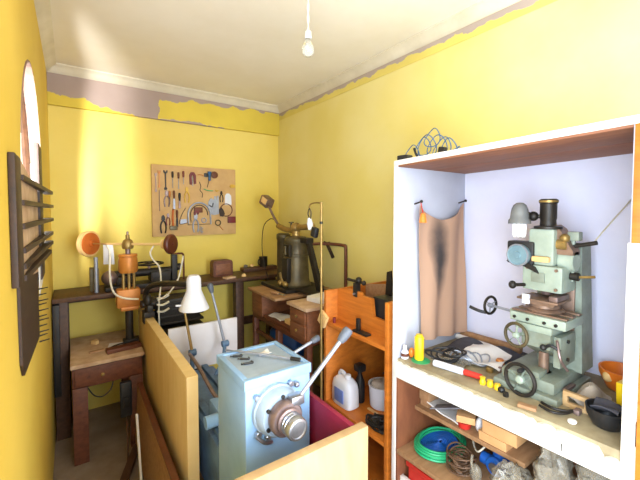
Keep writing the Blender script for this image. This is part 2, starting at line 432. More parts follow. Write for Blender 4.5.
# the arch spandrel, in slices so that it stays a clean surface
for k in range(20):
    a, b = arch[k], arch[k + 1]
    wl.prism([a, b, (XL, b[1], ZC), (XL, a[1], ZC)], (-WT, 0, 0))
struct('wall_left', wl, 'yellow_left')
wf = MB()
rim = [(XL - .06, p[1], p[2]) for p in arch]
outl = [(XL - .06, wy0 + .012, wz0)] + [(XL - .06, 2.0 + (p[1] - 2.0) * .97, wzs + (p[2] - wzs) * .97) for p in arch] + [(XL - .06, wy1 - .012, wz0)]
wf.tube(outl, 0.016, 6, 1)
wf.box((XL - .070, wy0, wzs - .012), (XL - .050, wy1, wzs + .012)); wf.box((XL - .074, wy0, wz0), (XL - .046, wy1, wz0 + .03))
struct('window_1', wf, 'wood_dark')
# plastered reveal of the opening: pale jambs, weathered soffit
rv = MB(); th_ = .004
rv.box((XL - WT, wy1 - th_, wz0), (XL + .002, wy1, wzs)); rv.box((XL - WT, wy0, wz0), (XL + .002, wy0 + th_, wzs)); rv.box((XL - WT, wy0, wz0), (XL + .002, wy1, wz0 + th_))
for k in (0, 1, 18, 19):
    a, b = arch[k], arch[k + 1]; s_ = th_ if k < 10 else -th_
    rv.prism([(XL - WT, a[1], a[2]), (XL - WT, b[1], b[2]), (XL - WT, b[1] + s_, b[2]), (XL - WT, a[1] + s_, a[2])], (WT + .002, 0, 0))
struct('trim_6', rv, 'white')
rv = MB()
for k in range(2, 18):
    a, b = arch[k], arch[k + 1]; c0 = Vector((0, 2.0, wzs))
    def inn(p): d = Vector((0, p[1] - 2.0, p[2] - wzs)) * .985; return (XL - WT, 2.0 + d.y, wzs + d.z)
    rv.prism([(XL - WT, a[1], a[2]), (XL - WT, b[1], b[2]), inn(b), inn(a)], (WT + .004, 0, 0))
struct('trim_7', rv, 'outside')
# front wall behind the camera: a wide doorway onto daylight
fr = MB()
fr.box((XL - WT, YF - .12, 0), (0.05, YF, ZC)); fr.box((1.85, YF - .12, 0), (XR + .12, YF, ZC)); fr.box((0.05, YF - .12, 2.48), (1.85, YF, ZC))
struct('wall_front', fr, 'yellow_wall')
# beam across the top of the back wall, half stripped of its paint
struct('trim_1', MB().box((XL, YB - .035, 2.495), (XR, YB, 2.77), .004), 'beam')
# cornices
def cornice(name, prof, p0, d, inward):
    pts = [V(p0) + V(inward) * a + Vector((0, 0, -b)) for a, b in prof]
    return struct(name, MB().prism(pts, d), 'cornice')
prof = [(0, 0), (.064, 0), (.064, .010), (.050, .017), (.032, .031), (.020, .048), (.011, .054), (0, .062)]
cornice('trim_2', prof, (XL, YB - .035, ZC), (XR - XL, 0, 0), (0, -1, 0))
cornice('trim_3', prof, (XR, YF, ZC), (0, YB - YF, 0), (-1, 0, 0))
cornice('trim_4', prof, (XL, YF, ZC), (0, YB - YF, 0), (1, 0, 0))
# grey unpainted streak under the right cornice
def streak():
    def mask(nt, sx, n):
        nz = _math(nt, 'MULTIPLY', _math(nt, 'SUBTRACT', n.outputs['Fac'], 0.5), 0.12)
        return _math(nt, 'GREATER_THAN', _math(nt, 'ADD', sx.outputs['Z'], nz), 2.703)
    return patchy('stripped_paint_edge', (224, 205, 106), (176, 160, 152), mask)
struct('trim_5', MB().box((XR - .004, .6, 2.66), (XR, YB - .035, 2.735)), streak())

# ================================================================== PENDANT BULB
t = thing('pendant_bulb', (.985, 1.505, 2.8), 'clear light bulb hanging on a twisted cord from the ceiling', 'light bulb')
MB().lathe([(.001, 0), (.03, -.004), (.034, -.02), (.012, -.035), (.001, -.035)], (.985, 1.505, 2.8), n=18).build('ceiling_rose', 'white', t)
c = MB()
for ph in (0, PI):
    c.tube([((.985) + .004 * math.cos(ph + k * .9), 1.505 + .004 * math.sin(ph + k * .9), 2.79 - k * .017) for k in range(14)], .0028, 5, 3)
c.build('cord', 'paper', t)
MB().lathe([(.001, 2.525), (.012, 2.525), (.016, 2.560), (.018, 2.525), (.001, 2.525)], (.985, 1.505, 0), n=16).build('socket', 'white', t)
MB().lathe([(.013, 2.528), (.014, 2.516), (.024, 2.498), (.031, 2.476), (.028, 2.455), (.015, 2.442), (.001, 2.439)], (.985, 1.505, 0), n=20).build('glass_bulb', 'glass', t)

# ================================================================== LEFT WALL RACK
t = thing('tool_rack', (XL, 1.8, 1.1), 'dark wooden wall rack with long slats on the left wall below the arched window', 'rack')
XW = XL + .001
MB().box((XW, 1.19, 1.47), (-.114, 1.32, 1.82), .003).build('post', 'wood_rack', t)
MB().box((XW, 2.02, 1.36), (-.112, 2.22, 1.975), .003).build('post', 'wood_rack', t)
MB().prism([(XW, 1.34, 1.47), (XW, 2.02, 1.40), (XW, 2.02, 1.76), (XW, 1.34, 1.83)], (.008, 0, 0)).build('back_board', 'wood_worn', t)
for z, y1, x1 in ((1.777, 2.46, -.079), (1.703, 2.46, -.078), (1.632, 2.46, -.079), (1.560, 2.40, -.080), (1.512, 2.36, -.080), (1.478, 2.20, -.082)):
    s = MB(); s.prism([(-.119, 1.36, z), (-.112, 1.36, z), (x1, y1, z), (x1 - .012, y1 + .04, z), (-.119, y1 + .04, z)], (0, 0, -.016))
    s.build('slat', 'wood_rack', t)
# lower board with a comb of pins
MB().prism([(XW, 1.29, 1.468), (XW, 1.93, 1.468), (XW, 1.93, 1.13), (XW, 1.34, 1.185), (XW, 1.30, 1.23)], (.007, 0, 0)).build('lower_board', 'wood_rack', t)
for k in range(11):
    z = 1.335 - k * .0225 - (k % 3) * .003
    MB().cyl((-.124, 1.925, z), (-.090 - .006 * (k % 2), 1.935, z + .003), .0035, .0022, n=6).build('pin', 'iron', t)
o = MB(); o.prism([(-.120, 1.94, 1.44), (-.120, 2.36, 1.40), (-.120, 2.30, 1.36), (-.120, 1.94, 1.30)], (.002, 0, 0)); tag(o.build('paper_chart', 'paper'), 'white ruled paper slip tucked behind the lower slats of the wall rack', 'paper')

# ================================================================== BACK WALL TOOL BOARD
BX, BZ, BY = .596, 2.09, 3.468
o = MB().box((BX, BY, 1.437), (BX + .786, BY + .026, BZ), .003).build('tool_board', 'cork'); tag(o, 'tan tool board hung with small hand tools on the yellow back wall', 'board')
def bp(u, v, d=0.0): return Vector((BX + u / 100, BY - .001 - d, BZ - v / 100))   # centimetres across / down the board
GT = 'hand tools on the board'
def bplate(mb, uv, th=.008, d=0.0): return mb.prism([bp(u, v, d) for u, v in uv], (0, -th, 0))
def brod(mb, pts, r, d=None, n=7, sub=4): return mb.tube([bp(u, v, (r if d is None else d)) for u, v in pts], r, n, sub)
def bthing(name, u, v, label, cat): return thing(name, bp(u, v), label, cat, GT)
def spanner(u, v0, v1, m, label, wd=1.1):
    o = MB(); s = wd
    o.prism([bp(u - s * .5, v0 + 3), bp(u - s * 1.5, v0 + 1.6), bp(u - s * 1.5, v0 - .2), bp(u - s * .6, v0), bp(u - s * .5, v0 + 1.3), bp(u + s * .5, v0 + 1.3), bp(u + s * .6, v0), bp(u + s * 1.5, v0 - .2), bp(u + s * 1.5, v0 + 1.6), bp(u + s * .5, v0 + 3), bp(u + s * .4, v1 - 2), bp(u + s * 1.2, v1 - .8), bp(u + s * .8, v1 + .8), bp(u - s * .8, v1 + .8), bp(u - s * 1.2, v1 - .8), bp(u - s * .4, v1 - 2)], (0, -.008, 0))
    tag(o.build('spanner', m), label, 'spanner', GT)
spanner(6.2, 5.5, 20, 'bronze', 'slim rusty spanner at the upper left corner of the tool board', .8)
spanner(11.6, 5, 22, 'iron', 'large dark spanner second from the left in the top row of the tool board', 1.2)
def screwdriver(u, v0, v1, mh, mb_, label):
    t = bthing('screwdriver', u, v1, label, 'screwdriver')
    h = MB(); h.lathe([(.001, 0), (.008, .002), (.010, .02), (.008, .055), (.005, .06), (.001, .06)], bp(u, v0, .011), (0, 0, -1), 12); h.build('handle', mh, t)
    b = MB(); b.cyl(bp(u, v0 + 5.8, .011), bp(u, v1, .011), .0035, n=8); b.build('blade', mb_, t)
screwdriver(17.6, 5.5, 21, 'iron', 'steel', 'dark handled screwdriver third from the left in the top row of the tool board')
screwdriver(22.8, 6, 21.5, 'leather', 'steel', 'brown handled screwdriver fourth from the left in the top row of the tool board')
o = MB(); brod(o, [(6.2, 23), (6.0, 32), (6.3, 42)], .0035); tag(o.build('steel_rod', 'steel_rust'), 'thin rusty rod below the slim spanner at the left edge of the tool board', 'rod', GT)
# snips, grey
def pliers(u, v, s, m, mh, label, cat='pliers', flip=1):
    t = bthing('pliers', u, v + 10 * s, label, cat)
    j = MB()
    for q in (-1, 1):
        bplate(j, [(u, v + 5.4 * s), (u + q * 1.5 * s, v + 4.2 * s), (u + q * 1.3 * s, v + 1.5 * s), (u + q * .2 * s, v), (u, v + .2 * s)], .010)
    j.cyl(bp(u, v + 4.8 * s), bp(u, v + 4.8 * s, .014), .009 * s, n=12); j.build('jaws', m, t)
    for q in (-1, 1):
        h = MB(); brod(h, [(u + q * .4 * s, v + 5 * s), (u + q * 1.9 * s, v + 8 * s), (u + q * 2.2 * s, v + 12 * s), (u + q * 1.5 * s, v + 16 * s)], .0065 * s, .008); h.build('handle', mh, t)
pliers(12.3, 23, .95, 'steel_rust', 'steel_rust', 'grey snips below the large dark spanner on the tool board')
pliers(9, 45.5, 1.05, 'iron', 'iron', 'black pliers near the lower left corner of the tool board')
pliers(38, 44, 1.15, 'steel_soft', 'steel_soft', 'silver pliers with open handles below the arched saw frame on the tool board')
pliers(30.2, 19, .95, 'gold', 'gold', 'yellow handled pliers above the arched saw frame on the tool board')
def chisel(u, v0, v1, mh, mb_, label):
    t = bthing('chisel', u, v1, label, 'chisel')
    h = MB(); h.lathe([(.001, 0), (.009, .003), (.011, .03), (.007, .075), (.001, .076)], bp(u, v0, .012), (0, 0, -1), 12); h.build('handle', mh, t)
    b = MB(); bplate(b, [(u - .5, v0 + 7), (u + .5, v0 + 7), (u + .9, v0 + 10), (u + .9, v1), (u - .9, v1), (u - .9, v0 + 10)], .006, .008); b.build('blade', mb_, t)
chisel(18.6, 23, 40, 'leather', 'steel_soft', 'white bladed chisel in the middle row left of the yellow pliers on the tool board')
chisel(23.4, 25, 39.5, 'iron', 'steel_rust', 'dark narrow file right of the white bladed chisel on the tool board')
# hammer, head down
t = bthing('hammer', 17.5, 59, 'orange handled hammer with its dark head hanging down on the tool board', 'hammer')
o = MB(); brod(o, [(17.6, 40), (17.2, 48), (17.6, 57)], .009); o.build('handle', 'ball_orange', t)
o = MB(); o.box(bp(14.4, 59.5, .026), bp(21, 55.8, .001), .004); o.build('head', 'iron_green', t)
# clamp, dark red
t = bthing('clamp', 35, 17, 'dark red clamp in the top row of the tool board', 'clamp')
o = MB(); bplate(o, [(33, 17), (32.6, 8), (34, 5.4), (37, 5.2), (38.6, 8), (38.8, 16), (37, 16.5), (36.6, 9), (35.6, 7.6), (34.6, 9), (34.8, 17)], .014); o.build('frame', 'dark_red', t)
o = MB(); o.cyl(bp(35.7, 18.5, .008), bp(35.7, 9, .008), .004, n=8); o.build('screw', 'steel', t)
o = MB(); brod(o, [(40.5, 7.5), (43, 7), (47, 8.2)], .004); tag(o.build('punch', 'bronze'), 'small rusty punch between the red clamp and the blue torch on the tool board', 'punch', GT)
# blue-black torch / drill
t = bthing('pocket_torch', 51, 15, 'blue and black torch hanging in the top row of the tool board', 'torch')
o = MB(); o.lathe([(.001, 0), (.018, .001), (.018, .02), (.012, .03), (.012, .085), (.009, .09), (.001, .09)], bp(51.4, 3.6, .020), (0, 0, -1), 14); o.build('body', 'wire_blue', t)
o = MB(); o.box(bp(46.4, 9, .02), bp(50.4, 5.4, .002), .004); o.build('grip', 'black', t)
o = MB(); brod(o, [(51.2, 12.5), (50.4, 16), (49.6, 19)], .003); o.build('lead', 'iron', t)
o = MB(); o.lathe([(.001, 0), (.028, .001), (.034, .006), (.034, .014), (.020, .02), (.001, .02)], bp(56.6, 6.6), (0, -1, 0), 22); tag(o.build('tape_reel', 'leather'), 'round red brown reel right of the blue torch on the tool board', 'reel', GT)
o = MB(); brod(o, [(42, 14), (43.4, 18), (42.6, 22), (45, 25), (44.5, 29)], .003); tag(o.build('wire_hook', 'iron'), 'dark bent wire hanging right of the yellow pliers on the tool board', 'hook', GT)
o = MB(); brod(o, [(46, 20.5), (50, 22), (55, 22.2)], .0045); tag(o.build('graver', 'green'), 'short green handled graver under the blue torch on the tool board', 'graver', GT)
o = MB(); brod(o, [(57.5, 21), (59, 22.6), (60.6, 21.4)], .005); tag(o.build('graver', 'gold'), 'short yellow graver beside the green one on the tool board', 'graver', GT)
screwdriver(27.2, 4.5, 17, 'dark_red', 'steel', 'red handled screwdriver left of the dark red clamp on the tool board')
screwdriver(14.8, 23.5, 36, 'bronze', 'iron', 'short amber handled screwdriver right of the grey snips on the tool board')
spanner(3.4, 8, 24, 'steel_rust', 'thin grey spanner hanging at the very left edge of the tool board', .6)
chisel(21.0, 41, 57, 'leather', 'iron', 'dark scraper right of the orange handled hammer on the tool board')
pliers(13.2, 44, .7, 'steel_rust', 'dark_red', 'small pliers with red handles between the black pliers and the hammer')
pliers(63.5, 22, .7, 'iron', 'iron', 'small dark pliers left of the white card tag on the tool board')
o = MB(); o.torus(bp(46, 51, .005), (0, -1, 0), .022, .005, 20, 6); tag(o.build('wire_ring', 'steel_soft'), 'steel ring inside the right foot of the arched saw frame', 'ring', GT)
# arched saw frame
t = bthing('saw_frame', 41, 56, 'arched steel saw frame in the middle of the tool board', 'saw')
o = MB(); brod(o, [(31.4, 55)] + [(41.5 - 10.6 * math.cos(a), 46 - 12 * math.sin(a)) for a in [PI * k / 10 for k in range(0, 11)]] + [(52.4, 55)], .008); o.build('bow', 'steel_soft', t)
o = MB(); brod(o, [(33.8, 53)] + [(41.5 - 8.2 * math.cos(a), 46 - 9.6 * math.sin(a)) for a in [PI * k / 10 for k in range(0, 11)]], .004); o.build('inner_bow', 'iron', t)
o = MB(); brod(o, [(30.5, 55.2), (41, 55), (52.6, 54.6)], .0025); o.build('blade', 'iron', t)
o = MB(); o.box(bp(36.5, 43.5, .018), bp(44.5, 38.5, .002), .004); o.build('grip', 'leather', t)
# small frame saw
t = bthing('piercing_saw', 27, 55, 'thin triangular piercing saw left of the arched saw frame on the tool board', 'saw')
o = MB(); brod(o, [(29.2, 39), (25.6, 45), (23.2, 54), (30.5, 53)], .003); o.build('frame', 'iron', t)
o = MB(); bplate(o, [(24.4, 50), (29.6, 49.5), (29.8, 53.6), (23.8, 54)], .004); o.build('plate', 'steel_soft', t)
# dark red pincers between the saw and the pliers, grey plates, chain, tags
o = MB(); bplate(o, [(36.6, 46), (36.2, 43), (38, 41.6), (40.4, 42), (41, 45), (39.8, 45.4), (39, 43.4), (37.8, 43.6), (37.8, 46)], .02); tag(o.build('pincer_grip', 'dark_red'), 'dark red U shaped grip hanging in front of the arched saw frame', 'grip', GT)
t = bthing('comb_plate', 56, 46, 'grey toothed steel plate right of the arched saw frame on the tool board', 'plate')
o = MB(); bplate(o, [(50, 41), (50.4, 33), (53, 29), (56, 31), (56.4, 27.5), (58, 27.5), (58.2, 31), (59, 27), (60.6, 27), (60.8, 45), (56, 46), (52, 45)], .006); o.build('plate', 'steel_soft', t)
o = MB(); brod(o, [(51, 36), (54, 38), (55, 34)], .005, .010); o.build('clip', 'iron', t)
o = MB(); bplate(o, [(67, 36), (67.4, 26.6), (69, 24.4), (71.6, 24.4), (73.6, 26.6), (74, 35.6)], .004); tag(o.build('card_tag', 'pvc'), 'white card tag near the right edge of the tool board', 'tag', GT)
o = MB(); o.torus(bp(68.4, 41, .004), (0, -1, 0), .062, .0045, 30, 6); tag(o.build('leather_loop', 'leather'), 'brown leather loop below the white card tag on the tool board', 'strap', GT)
o = MB(); bplate(o, [(60.8, 40.5), (62.6, 38), (65, 41), (66.4, 45), (64.6, 47.6), (61.6, 47)], .014, .008); tag(o.build('leather_pouch', 'wood_rack'), 'dark brown leather pouch left of the leather loop on the tool board', 'pouch', GT)
o = MB(); o.box(bp(69.6, 54, .03), bp(77.4, 47.6, .001), .003); tag(o.build('small_box', 'dark_red'), 'small brick red box at the right edge of the tool board', 'box', GT)
t = bthing('key_ring', 60, 62, 'dark green ring with a dangling key at the lower right of the tool board', 'ring')
o = MB(); o.torus(bp(59.8, 53.6, .007), (0, -1, 0), .026, .006, 24, 6); o.build('ring', 'iron_green', t)
o = MB(); brod(o, [(61, 56.4), (63, 59), (65, 61)], .004); o.build('key', 'bronze', t)
o = MB()
for k in range(7): o.torus(bp(43 + 1.3 * math.sin(k * 1.5), 58 + k * .8, .005), (.3, -1, .2 * (k % 2)), .008, .0025, 14, 5)
tag(o.build('steel_chain', 'steel_soft'), 'bunched silver chain right of the silver pliers on the tool board', 'chain', GT)
o = MB(); bplate(o, [(72, 16.6), (74, 15), (78, 15.6), (77.6, 18.4), (73, 18.6)], .010); tag(o.build('brass_tag', 'gold'), 'small yellow tag near the top right of the tool board', 'tag', GT)

# ================================================================== BACK BENCH
t = thing('work_bench', (.9, 3.29, 0), 'long dark wooden bench running along the back wall', 'bench')
MB().box((XL + .005, 3.08, 1.02), (1.80, 3.465, 1.05), .004).build('bench_top', 'wood_dark', t)
MB().box((1.42, 3.36, 1.05), (1.80, 3.46, 1.085), .003).build('back_ledge', 'wood_dark', t)
MB().box((-.03, 3.36, .95), (1.70, 3.40, 1.02), .003).build('apron', 'wood_dark', t)
MB().box((XL + .01, 3.14, 0), (-.035, 3.24, 1.02), .004).build('leg', 'wood_dark', t)
MB().box((1.27, 3.20, 0), (1.35, 3.28, 1.02), .004).build('leg', 'wood_dark', t)
MB().box((XL + .01, 3.36, 0), (-.03, 3.45, 1.01), .004).build('leg', 'wood_dark', t)
MB().box((1.70, 3.36, 0), (1.78, 3.45, 1.01), .004).build('leg', 'wood_dark', t)
MB().box((-.03, 3.40, .50), (1.72, 3.43, .58), .003).build('rail', 'wood_dark', t)
MB().box((XL + .006, 3.078, 0.35), (-.085, 3.138, 1.005), .003).build('side_batten', 'iron', t)

o = MB()
o.prism([(1.075 + x, 3.26, 1.05 + z) for x, z in ((0, 0), (.19, 0), (.19, .13), (.178, .148), (.16, .152), (.03, .152), (.012, .148), (0, .13))], (0, .1, 0))
t = thing('wooden_case', (1.17, 3.31, 1.05), 'rounded brown wooden case standing on the back bench under the tool board', 'case')
o.build('body', 'wood_red', t)
MB().box((1.10, 3.254, 1.07), (1.24, 3.262, 1.17), .003).build('front_panel', 'wood_desk', t)
o = MB(); o.box((1.13, 3.10, 1.05), (1.23, 3.17, 1.066), .003, .3); tag(o.build('wood_offcut', 'wood_worn'), 'small pale wood offcut lying in front of the brown wooden case', 'wood')
o = MB(); o.lathe([(.001, 0), (.02, 0), (.024, .008), (.018, .022), (.006, .03), (.001, .03)], (1.325, 3.14, 1.05), n=14); tag(o.build('bench_knob', 'ball_cream'), 'small cream knob lying on the bench edge above its middle leg', 'knob')
for k, (x, l) in enumerate(((1.46, 'small grey stone on the ledge left of the black tin'), (1.53, 'pale lump on the ledge right beside the black tin'))):
    o = MB(); o.ball((x, 3.41, 1.085 + .016), (.022, .018, .016), 12); o.jitter(.003, 40, k); tag(o.build('stone_lump', 'stone' if k == 0 else 'ball_cream'), l, 'stone')
t = thing('black_tin', (1.66, 3.41, 1.085), 'black tin mug on the ledge at the right end of the back bench', 'mug')
MB().lathe([(.001, 0), (.042, 0), (.044, .004), (.044, .095), (.046, .1), (.040, .1), (.040, .01), (.001, .01)], (1.66, 3.41, 1.085), n=22).build('body', 'iron', t)
o = MB(); o.tube([(1.62, 3.40, 1.165), (1.595, 3.39, 1.155), (1.595, 3.39, 1.115), (1.62, 3.40, 1.105)], .006, 7); o.build('handle', 'iron', t)

# black machine with a horizontal handwheel, on the back bench
t = thing('hand_press', (.45, 3.2, 1.05), 'black machine with a horizontal handwheel on the left of the back bench', 'machine')
o = MB(); o.box((.20, 3.12, 1.05), (.72, 3.30, 1.085), .006); o.build('base', 'iron', t)
o = MB(); o.box((.28, 3.15, 1.085), (.40, 3.27, 1.15), .012); o.box((.52, 3.14, 1.085), (.68, 3.28, 1.17), .014); o.cyl((.26, 3.21, 1.165), (.70, 3.21, 1.165), .032, n=20); o.build('body', 'iron', t)
o = MB(); o.cyl((.52, 3.21, 1.17), (.52, 3.21, 1.235), .012); o.build('spindle', 'steel_rust', t)
o = MB(); o.torus((.52, 3.21, 1.235), (0, 0, 1), .105, .010, 36, 8, .8)
for k in range(4): o.tube([(.52, 3.21, 1.235), (.52 + .1 * math.cos(k * PI / 2 + .3), 3.21 + .1 * math.sin(k * PI / 2 + .3), 1.235)], .006, 6)
o.lathe([(.001, -.012), (.02, -.012), (.02, .016), (.001, .016)], (.52, 3.21, 1.235)); o.build('handwheel', 'iron', t)
o = MB(); o.ball((.24, 3.21, 1.145), (.062, .055, .058), 18); o.build('flywheel_guard', 'steel_rust', t)
o = MB(); o.box((.69, 3.16, 1.085), (.735, 3.22, 1.30), .005); o.lathe([(.001, 0), (.03, .002), (.03, .03), (.001, .032)], (.735, 3.19, 1.19), (1, 0, 0), 16); o.build('upright', 'iron', t)
o = MB(); o.box((.105, 3.20, 1.05), (.165, 3.28, 1.23), .004); o.build('side_bracket', 'iron_green', t)
o = MB(); o.tube([(.735, 3.34, 1.285), (.79, 3.34, 1.287), (.822, 3.34, 1.280), (.828, 3.34, 1.24), (.828, 3.34, 1.05)], .009, 8, 5); tag(o.build('bent_pipe', 'leather'), 'thin brown pipe bent like an upside down L behind the handwheel machine', 'pipe')

# black finned motor block in front of the bench
t = thing('motor_block', (.66, 2.93, 0), 'black finned motor block on a stand in front of the back bench', 'motor')
o = MB(); o.box((.50, 2.86, 0), (.84, 3.04, .74), .01); o.build('stand', 'iron', t)
o = MB(); o.box((.53, 2.84, .80), (.83, 3.04, 1.00), .02); o.build('housing', 'iron', t)
for k in range(5):
    o = MB(); o.box((.51, 2.82, .76 + k * .05), (.85, 3.05, .778 + k * .05), .006); o.build('fin', 'iron', t)
for z in (.93, .98, 1.03):
    o = MB(); o.tube([(.50, 2.80, z), (.54, 2.79, z - .004), (.585, 2.80, z + .012)], .008, 7); o.build('pale_rod', 'cord_white', t)
o = MB(); o.cyl((.53, 2.92, .97), (.45, 2.92, .97), .05, n=20); o.cyl((.45, 2.92, .97), (.41, 2.92, .97), .03, n=20); o.build('gear_case', 'iron', t)

# ================================================================== LEFT TABLE WITH DRAWER
t = thing('drawer_table', (.2, 3.0, 0), 'reddish brown table with a worn dusty top and one drawer beside the left wall', 'table')
MB().box((-.028, 2.745, .645), (.405, 3.36, .672), .004).build('table_top', 'wood_worn', t)
d = MB().box((-.005, 2.757, .515), (.385, 2.775, .638), .004).build('drawer', 'wood_red', t)
MB().lathe([(.001, 0), (.010, .002), (.012, .014), (.007, .02), (.001, .022)], (.15, 2.757, .575), (0, -1, 0), 14).build('knob', 'brass', d)
MB().box((-.02, 2.775, .50), (.395, 3.34, .645), .003).build('frame', 'wood_red', t)
for x, y in ((-.02, 2.76), (.31, 2.76), (-.02, 3.27), (.31, 3.27)):
    MB().box((x, y, 0), (x + .085, y + .06, .51), .004).build('leg', 'wood_red', t)
def slab(name, m, lo, hi, rz, label, cat, bev=.003):
    return tag(MB().box(lo, hi, bev, rz).build(name, m), label, cat)
slab('wood_block', 'wood_red', (.18, 2.84, .672), (.40, 2.91, .700), .12, 'reddish wood block lying on the drawer table in front of the press', 'wood')
o = MB(); o.prism([(.10, 3.13, .672), (.13, 3.09, .672), (.15, 3.11, .672), (.14, 3.16, .672)], (0, 0, .025)); tag(o.build('wood_scrap', 'ball_cream'), 'yellow wood scrap near the far left of the drawer table top', 'wood')
slab('paper_pad', 'paper', (.20, 2.925, .672), (.29, 3.04, .678), -.2, 'white paper pad on the drawer table left of the press', 'paper', .001)
slab('wood_strip', 'wood_tan', (.08, 2.92, .672), (.17, 2.945, .684), .2, 'thin wood strip lying on the drawer table in front of the yellow scrap', 'wood', .002)
o = MB(); o.tube([(.24, 2.90, .706), (.21, 2.93, .684), (.26, 2.97, .684), (.33, 2.96, .692), (.32, 3.0, .68)], .005, 7); tag(o.build('pen_lead', 'black'), 'short black lead lying across the white paper pad on the drawer table', 'cord')

# ================================================================== FLY PRESS
t = thing('fly_press', (.345, 3.02, .672), 'orange hand fly press with two round weights on its arm, on the drawer table', 'press')
px, py = .345, 3.02
o = MB(); o.box((px - .045, py - .045, .672), (px + .055, py + .03, .70), .006); o.build('base', 'iron', t)
o = MB(); o.cyl((px, py, .70), (px, py, .96), .027, n=18); o.build('column', 'iron', t)
o = MB(); o.box((px - .085, py - .055, .945), (px + .075, py + .055, 1.085), .018); o.box((px - .06, py - .065, .925), (px + .06, py + .04, .955), .01); o.build('lower_casting', 'bronze', t)
for dx in (-.035, .002, .035):
    o = MB(); o.cyl((px + dx, py - .02, 1.08), (px + dx, py - .02, 1.215), .011, n=12); o.build('guide_rod', 'brass', t)
o = MB(); o.lathe([(.001, 1.205), (.058, 1.205), (.066, 1.22), (.066, 1.29), (.06, 1.325), (.066, 1.33), (.062, 1.345), (.001, 1.348)], (px, py, 0), n=26); o.build('upper_casting', 'bronze', t)
o = MB(); o.cyl((px, py, 1.345), (px, py, 1.40), .018, n=16); o.cyl((px, py, 1.40), (px, py, 1.515), .008, n=12); o.build('screw', 'steel_rust', t)
o = MB(); o.lathe([(.001, 1.385), (.036, 1.385), (.04, 1.395), (.04, 1.425), (.03, 1.45), (.014, 1.46), (.014, 1.49), (.001, 1.492)], (px, py, 0), n=20); o.build('hub', 'brass', t)
E0, E1, zb = Vector((.118, 3.248, 1.418)), Vector((.600, 2.772, 1.425)), 1.42
o = MB(); o.tube([E0, Vector((px, py, 1.42)), E1], .0095, 10, 2); o.build('arm', 'ball_cream', t)
ax = (E1 - E0).normalized()
o = MB(); o.lathe([(.001, -.05), (.07, -.048), (.096, -.035), (.102, -.015), (.101, -.001), (.001, 0)], E0, ax, 30); o.build('weight', 'ball_cream', t)
o = MB(); o.lathe([(.001, -.006), (.086, -.005), (.084, .006), (.028, .009), (.022, .026), (.001, .027)], E0, ax, 30); o.build('weight_face', 'ball_orange', t)
o = MB(); o.lathe([(.001, -.07), (.034, -.068), (.036, -.02), (.001, -.02)], E1, ax, 24); o.build('weight_collar', 'ball_cream', t)
o = MB(); o.lathe([(.001, -.022), (.066, -.02), (.074, -.01), (.074, .008), (.066, .016), (.012, .018), (.010, .026), (.001, .027)], E1, ax, 30); o.build('weight', 'ball_brown', t)
def cord(name, pts, r, m, label, sub=6, cat='cord'): return tag(MB().tube(pts, r, 7, sub).build(name, m), label, cat)
cord('cord', [(.215, 3.13, 1.41), (.235, 3.10, 1.35), (.225, 3.04, 1.20), (.24, 2.98, 1.08), (.30, 2.95, 1.03), (.40, 2.93, 1.01)], .007, 'cord_white', 'white cord hanging from the left half of the press arm')
cord('cord', [(.50, 2.87, 1.412), (.475, 2.87, 1.36), (.49, 2.86, 1.31), (.53, 2.84, 1.25), (.535, 2.82, 1.14), (.515, 2.80, .98), (.515, 2.80, .82)], .006, 'cord_white', 'white cord hanging from the right half of the press arm')
cord('cord', [(.69, 2.79, 1.33), (.68, 2.80, 1.26), (.65, 2.80, 1.15), (.58, 2.78, 1.06), (.50, 2.76, 1.02)], .006, 'cord_white', 'white cord hanging below the dark brown press weight')
o = MB(); o.sheet(lambda u, v: (.195 + .065 * u + .01 * (v - .5) * u, 3.155 - .05 * u - .012 * math.sin(v * 4), 1.412 - .15 * v), 5, 8, .002); tag(o.build('white_rag', 'pvc'), 'small white cloth strip hung over the press arm near the orange weight', 'cloth')
o = MB(); o.cyl((.145, 3.16, .672 + .378), (.145, 3.16, 1.32), .014, n=12); tag(o.build('pale_post', 'steel_soft'), 'pale upright rod standing on the bench below the orange press weight', 'rod')

# ================================================================== UNDER THE TABLE
t = thing('foot_switch_box', (.28, 2.72, .26), 'black switch box hanging under the front edge of the drawer table', 'switch')
MB().box((.245, 2.70, .26), (.315, 2.738, .50), .008).build('body', 'black', t)
MB().box((.26, 2.688, .33), (.30, 2.70, .40), .004).build('lever', 'iron', t)
o = MB(); o.obox((.20, 2.30, .05), (.045, .80, .035), (0, 0, -.35), .005); tag(o.build('treadle_bar', 'wood_dark'), 'dark bar lying on the floor beside the drawer table', 'bar')
cord('cable', [(.06, 2.90, .46), (.10, 2.86, .40), (.15, 2.84, .385), (.20, 2.84, .42), (.22, 2.86, .48)], .004, 'black', 'thin black cable drooping under the drawer table', cat='cable')
cord('cable', [(.28, 2.69, .27), (.28, 2.66, .15), (.27, 2.60, .008), (.24, 2.40, .008), (.27, 2.20, .008), (.20, 2.05, .008)], .006, 'wood_dark', 'dark brown cable looping on the floor beside the drawer table', cat='cable')
# ================================================================== PLYWOOD ENCLOSURE
t = thing('machine_enclosure', (.62, 1.9, 0), 'open enclosure of tall plywood boards standing around the pale blue machine', 'enclosure')
tag_l = MB().box((.418, 1.667, .10), (.472, 3.11, .90), .003).build('side_panel', 'ply_yellow', t); tag_l['label'] = 'tall yellow plywood side panel'
p = MB().box((.28, .915, .02), (.855, .95, .90), .003).build('front_panel', 'ply', t); p['label'] = 'pale plywood front panel'
p = MB().box((.802, .95, .05), (.822, 1.50, .90), .002).build('side_panel', 'maroon', t); p['label'] = 'maroon painted side panel'
p = MB().box((.500, 2.418, .60), (.966, 2.44, .90), .002).build('back_panel', 'whiteboard', t); p['label'] = 'white laminate back panel'
